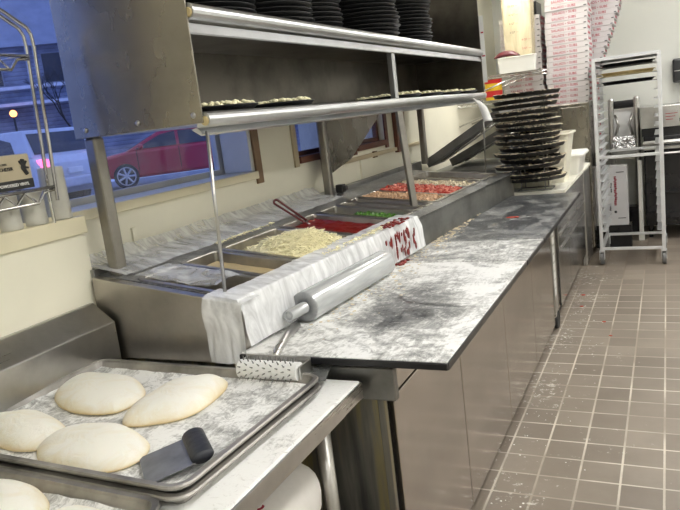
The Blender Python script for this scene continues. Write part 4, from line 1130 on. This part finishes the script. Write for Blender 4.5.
tag(part('side_panel_cabinet', MB().box(-.715, -.675, 6.30, 6.80, 0, .90), 'steel_bright', None, bevel=.006).copy() and bpy.data.objects['side_panel_cabinet'], 'pale steel side panel at the far end of the counter', 'panel')
pd = thing('towel_dispenser', 'black paper towel dispenser on the back wall right of the rack', 'dispenser', (.25, 8.0, 1.5))
part('cover', MB().box(.055, .36, 7.92, 8.1, 1.50, 1.74), 'black_metal', pd, bevel=.02)
part('trim_line', MB().box(.07, .35, 7.916, 7.921, 1.615, 1.622), 'steel_bright', pd)

# scraps
m = MB(); r = random.Random(9)
for (x, y) in [(-.60, 5.05), (-.42, 4.70), (-.36, 4.42), (-.62, 5.35)]:
    m.ico((x, y, .004), .008+.006*r.random(), 1, (1.5, 1, .3))
tag(part('food_scraps', m, 'red_scrap', None), 'small red food scraps on the tile floor beside the far counter', 'scraps', None, 'stuff')
m = MB()
for (x, y) in [(-.78, 3.66), (-.76, 3.67), (-.745, 3.66)]: m.ico((x, y, .924), .014, 1, (1.5, 1, .2))
tag(part('tomato_scrap', m, 'red_scrap', None), 'red tomato scrap on the far dark board', 'scrap')
m = MB(); r = random.Random(19)
for i in range(140):
    x = -.70+abs(r.gauss(0, .13)); y = 2.2+3.2*r.random(); m.ico((x, y, .001), .0015+.003*r.random()**2, 1, (1.3, 1.3, .5))
tag(part('flour_crumbs', m, 'flour', None), 'white flour crumbs scattered on the floor along the cabinet', 'crumbs', None, 'stuff')
m = MB()
for i in range(260):
    x = -1.04+abs(r.gauss(0, .06)); y = 1.62+1.5*r.random()+.4*r.random(); m.ico((x, y, .9225), .002+.004*r.random()**2, 1, (1.4, 1.4, .5))
for i in range(120):
    x = -1.03+.06*r.random(); y = 2.95+.9*r.random(); m.ico((x, y, .923), .003+.006*r.random()**2, 1, (1.6, 1.2, .5))
tag(part('board_crumbs', m, 'onion_cream', None), 'cheese and crust crumbs gathered along the rail side of the boards', 'crumbs', None, 'stuff')

# ------------------------------------------------------------------ outside
struct('ground_outside', MB().box(-80, WX-.3, -20, 80, .30, .42), 'asphalt', ox=(0, 0, 0))
fdir = Vector((-.66, .75, 0)).normalized(); rdir = Vector((fdir.y, -fdir.x, 0))
def place(root, p, ang): root.location = p; root.rotation_euler = (0, 0, ang)
def car(name, label, suv, paint):
    t = thing(name, label, 'car', (0, 0, 0))
    Lh = 2.15; W = .86
    if suv: prof = [(-2.25, .45), (-2.28, .75), (-2.2, 1.0), (-1.2, 1.12), (-1.2, 1.12), (2.12, 1.12), (2.25, .95), (2.28, .50), (2.1, .32), (-2.1, .30)]
    else: prof = [(-2.12, .35), (-2.16, .62), (-2.05, .80), (-1.70, .90), (-1.15, .98), (1.95, 1.0), (2.08, .9), (2.12, .55), (2.05, .32), (1.0, .25), (-1.2, .25)]
    part('car_body', MB().prism(prof, 'y', -W, W), paint, t, bevel=.09)
    if suv: g = [(-1.25, 1.1), (-.45, 1.60), (.2, 1.68), (1.75, 1.66), (2.12, 1.1)]
    else: g = [(-1.25, .96), (-.35, 1.40), (.2, 1.46), (1.2, 1.44), (1.75, 1.30), (2.0, .98)]
    m = MB()
    n = len(g); zb = g[0][1]; zt = max(p[1] for p in g)
    Lft = [(p[0], -W+.03+(p[1]-zb)/(zt-zb)*.17, p[1]) for p in g]; Rgt = [(p[0], W-.03-(p[1]-zb)/(zt-zb)*.17, p[1]) for p in g]
    A = [m.bm.verts.new(p) for p in Lft]; B = [m.bm.verts.new(p) for p in Rgt]
    m.bm.faces.new(A); m.bm.faces.new(B[::-1])
    for i in range(n): m.bm.faces.new((A[i], B[i], B[(i+1) % n], A[(i+1) % n]))
    part('cabin', m, paint, t, bevel=.03)
    # side windows
    def side(pts, s):
        q = []
        for (x, z) in pts:
            y = s*(W-.03-(z-zb)/(zt-zb)*.17+.006); q.append((x, y, z))
        return q
    wins_ = [[(-1.0, zb+.04), (-.30, zt-.14), (.10, zt-.09), (.10, zb+.04)], [(.18, zb+.04), (.18, zt-.09), (.95, zt-.10), (1.05, zb+.04)], [(1.13, zb+.04), (1.05, zt-.12), (1.45, zt-.22), (1.65, zb+.06)]]
    for wv in wins_:
        for s in (-1, 1): part('side_window', MB().quad(*side(wv, s)), 'car_glass', t, solid=.01)
    # rear and front glass
    gx0, gz0 = g[-1]; gx1, gz1 = g[-2]
    def rear(x0, z0, x1, z1, off):
        return MB().quad(*[(x0+off+(x1-x0)*a_, y, z0+(z1-z0)*a_) for a_, y in ((.12, -.72), (.12, .72), (.86, .62), (.86, -.62))])
    part('rear_window', rear(gx0, gz0, gx1, gz1, .012), 'car_glass', t, solid=.01)
    part('windscreen', rear(g[0][0], g[0][1], g[1][0], g[1][1], -.012), 'car_glass', t, solid=.01)
    wr_ = .33 if not suv else .36
    for x in (-1.32, 1.32):
        for s in (-1, 1):
            wl = part('wheel', MB().lathe([(.10, -.10), (wr_*.9, -.10), (wr_, -.06), (wr_, .06), (wr_*.9, .10), (.10, .10)], (x, s*(W-.06), wr_), 'y', 28), 'rubber', t)
            m = MB()
            for k in range(7):
                a0 = 2*PI*k/7
                m.tube([(x, s*(W+.05), wr_), (x+math.cos(a0)*wr_*.68, s*(W+.05), wr_+math.sin(a0)*wr_*.68)], .03, 6)
            m.lathe([(wr_*.66, -.008), (wr_*.75, -.008), (wr_*.75, .008), (wr_*.66, .008)], (x, s*(W+.05), wr_), 'y', 28, closed=True)
            part('alloy_rim', m, 'alloy', wl)
    for s in (-1, 1):
        part('head_lamp', MB().ico((-2.03, s*.66, .74), .13, 2, (.6, 1, .6)), 'head_light' if not suv else 'alloy', t, smooth=True)
        part('tail_lamp', MB().box(2.10, 2.26, s*.66-.12, s*.66+.12, .88, 1.06), 'tail_light', t, bevel=.03)
        part('mirror', MB().ico((-.85, s*(W+.08), 1.06), .10, 2, (.8, .9, .7)), paint, t, smooth=True)
    part('door_line', MB().box(.13, .15, -W-.006, W+.006, .40, zb), 'black_gap', t)
    part('door_line', MB().box(-.98, -.96, -W-.006, W+.006, .40, zb), 'black_gap', t)
    part('bumper', MB().box(2.12, 2.32, -.80, .80, .42, .66), paint if not suv else 'alloy', t, bevel=.05)
    part('licence_plate', MB().box(2.28, 2.335, -.18, .18, .72, .84), 'paper_white', t, bevel=.01)
    return t
rc = car('red_car', 'red hatchback parked in the lot outside the big window', False, 'car_red')
rc.location = (-12.6, 15.6, .42); rc.rotation_euler = (0, 0, math.atan2(rdir.y, rdir.x)+.02)
sv = car('white_suv', 'white suv seen from behind outside the window at the left', True, 'car_white')
sv.location = (-13.2, 10.5, .42); sv.rotation_euler = (0, 0, math.radians(-3))
# buildings
def local(o0, a, b, z): p = o0+rdir*a+fdir*b; return (p.x, p.y, z)
def obox(m, o0, a0, a1, b0, b1, z0, z1):
    v = [m.bm.verts.new(local(o0, a, b, z)) for a in (a0, a1) for b in (b0, b1) for z in (z0, z1)]
    for q in ((0, 1, 3, 2), (4, 6, 7, 5), (0, 4, 5, 1), (2, 3, 7, 6), (0, 2, 6, 4), (1, 5, 7, 3)): m.bm.faces.new([v[i] for i in q])
    return m
def building(name, label, o0, w_, dpt, h, wins_, matn, roof_h=2.2, bands=()):
    t = thing(name, label, 'building', (o0.x, o0.y, .42))
    part('wall', obox(MB(), o0, -w_/2, w_/2, 0, dpt, .42, h), matn, t)
    m = MB(); e = .5
    P = [local(o0, -w_/2-e, -e, h), local(o0, w_/2+e, -e, h), local(o0, w_/2+e, dpt+e, h), local(o0, -w_/2-e, dpt+e, h), local(o0, -w_/2-e, dpt/2, h+roof_h), local(o0, w_/2+e, dpt/2, h+roof_h)]
    V = [m.bm.verts.new(p) for p in P]
    for q in ((0, 1, 5, 4), (2, 3, 4, 5), (0, 4, 3), (1, 2, 5), (0, 3, 2, 1)): m.bm.faces.new([V[i] for i in q])
    part('roof', m, 'roof_grey', t)
    for (a0, a1, z0, z1) in wins_:
        f = part('window', obox(MB(), o0, a0-.06, a1+.06, -.06, 0, z0-.06, z1+.06), 'roof_grey', t)
        part('pane', obox(MB(), o0, a0, a1, -.08, -.061, z0, z1), 'dark_window', f)
    for (a0, a1, z0, z1, out) in bands: part('snow_band', obox(MB(), o0, a0, a1, -out, 0, z0, z1), 'snow', t)
    return t
o1 = Vector((-29.0, 26.0, 0))
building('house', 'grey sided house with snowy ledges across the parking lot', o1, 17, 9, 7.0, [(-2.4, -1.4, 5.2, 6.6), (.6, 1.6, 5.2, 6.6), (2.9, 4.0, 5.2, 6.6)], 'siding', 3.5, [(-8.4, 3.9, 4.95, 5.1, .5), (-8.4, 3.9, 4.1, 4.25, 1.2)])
o2 = Vector((-18.9, 35.9, 0))
building('low_building', 'low grey building behind the red car', o2, 7.6, 5, 2.55, [], 'siding', .6)
o3 = Vector((-14., 34.0, 0))
building('white_building', 'pale snowy building seen through the small windows', o3+rdir*11.0, 15, 8, 6.0, [(-4, -3, 1.2, 2.6), (-1, .0, 1.2, 2.6), (2.2, 3.2, 1.2, 2.6), (5, 6, 1.2, 2.6)], 'snow', 2)
lp = thing('street_lamp', 'glowing warm porch lamp in front of the grey house', 'lamp', (-28.3, 23.8, .42))
part('lamp_post', MB().tube([(-28.3, 23.8, .42), (-28.3, 23.8, 3.6)], .05, 8), 'black_metal', lp)
part('lamp_globe', MB().ico((-28.3, 23.8, 3.70), .17, 2), 'lamp_warm', lp, smooth=True)
# bare tree
m = MB(); r = random.Random(31)
def branch(p, d, l, rad, dep):
    q = p+d*l; m.tube([tuple(p), tuple((p+q)/2+Vector((r.uniform(-1, 1), r.uniform(-1, 1), 0))*l*.05), tuple(q)], [rad, rad*.8, rad*.6], 5)
    if dep == 0: return
    for k in range(3):
        nd = (d+Vector((r.uniform(-.7, .7), r.uniform(-.7, .7), r.uniform(-.1, .5)))).normalized(); branch(q, nd, l*.72, rad*.6, dep-1)
tp = O_ = Vector((-19.8, 19.6, .42)); branch(tp, Vector((-.1, 0, 1)).normalized(), 1.5, .09, 5)
tag(part('bare_tree', m, 'bark', None), 'bare branching tree between the grey house and the window', 'tree')
m = MB().grid(60, 6, lambda u, v: tuple(Vector(local(Vector((-16.5, 18.6, 0)), -9+18*u, v*.9-.45, .42+.22*math.sin(PI*v)*(.6+.4*nz((u*9, v, 1)))))))
tag(part('snow_bank', m, 'snow', None, smooth=True), 'low bank of ploughed snow behind the red car', 'snow', None, 'stuff')

# ------------------------------------------------------------------ world / view
wd = bpy.data.worlds.new('world'); bpy.context.scene.world = wd; wd.use_nodes = True
bg = wd.node_tree.nodes['Background']; bg.inputs[0].default_value = (.145, .205, .46, 1); bg.inputs[1].default_value = 1.35
vs = bpy.context.scene.view_settings; vs.view_transform = 'Standard'; vs.look = 'None'; vs.gamma = 1; vs.use_curve_mapping = False; vs.exposure = 1.05
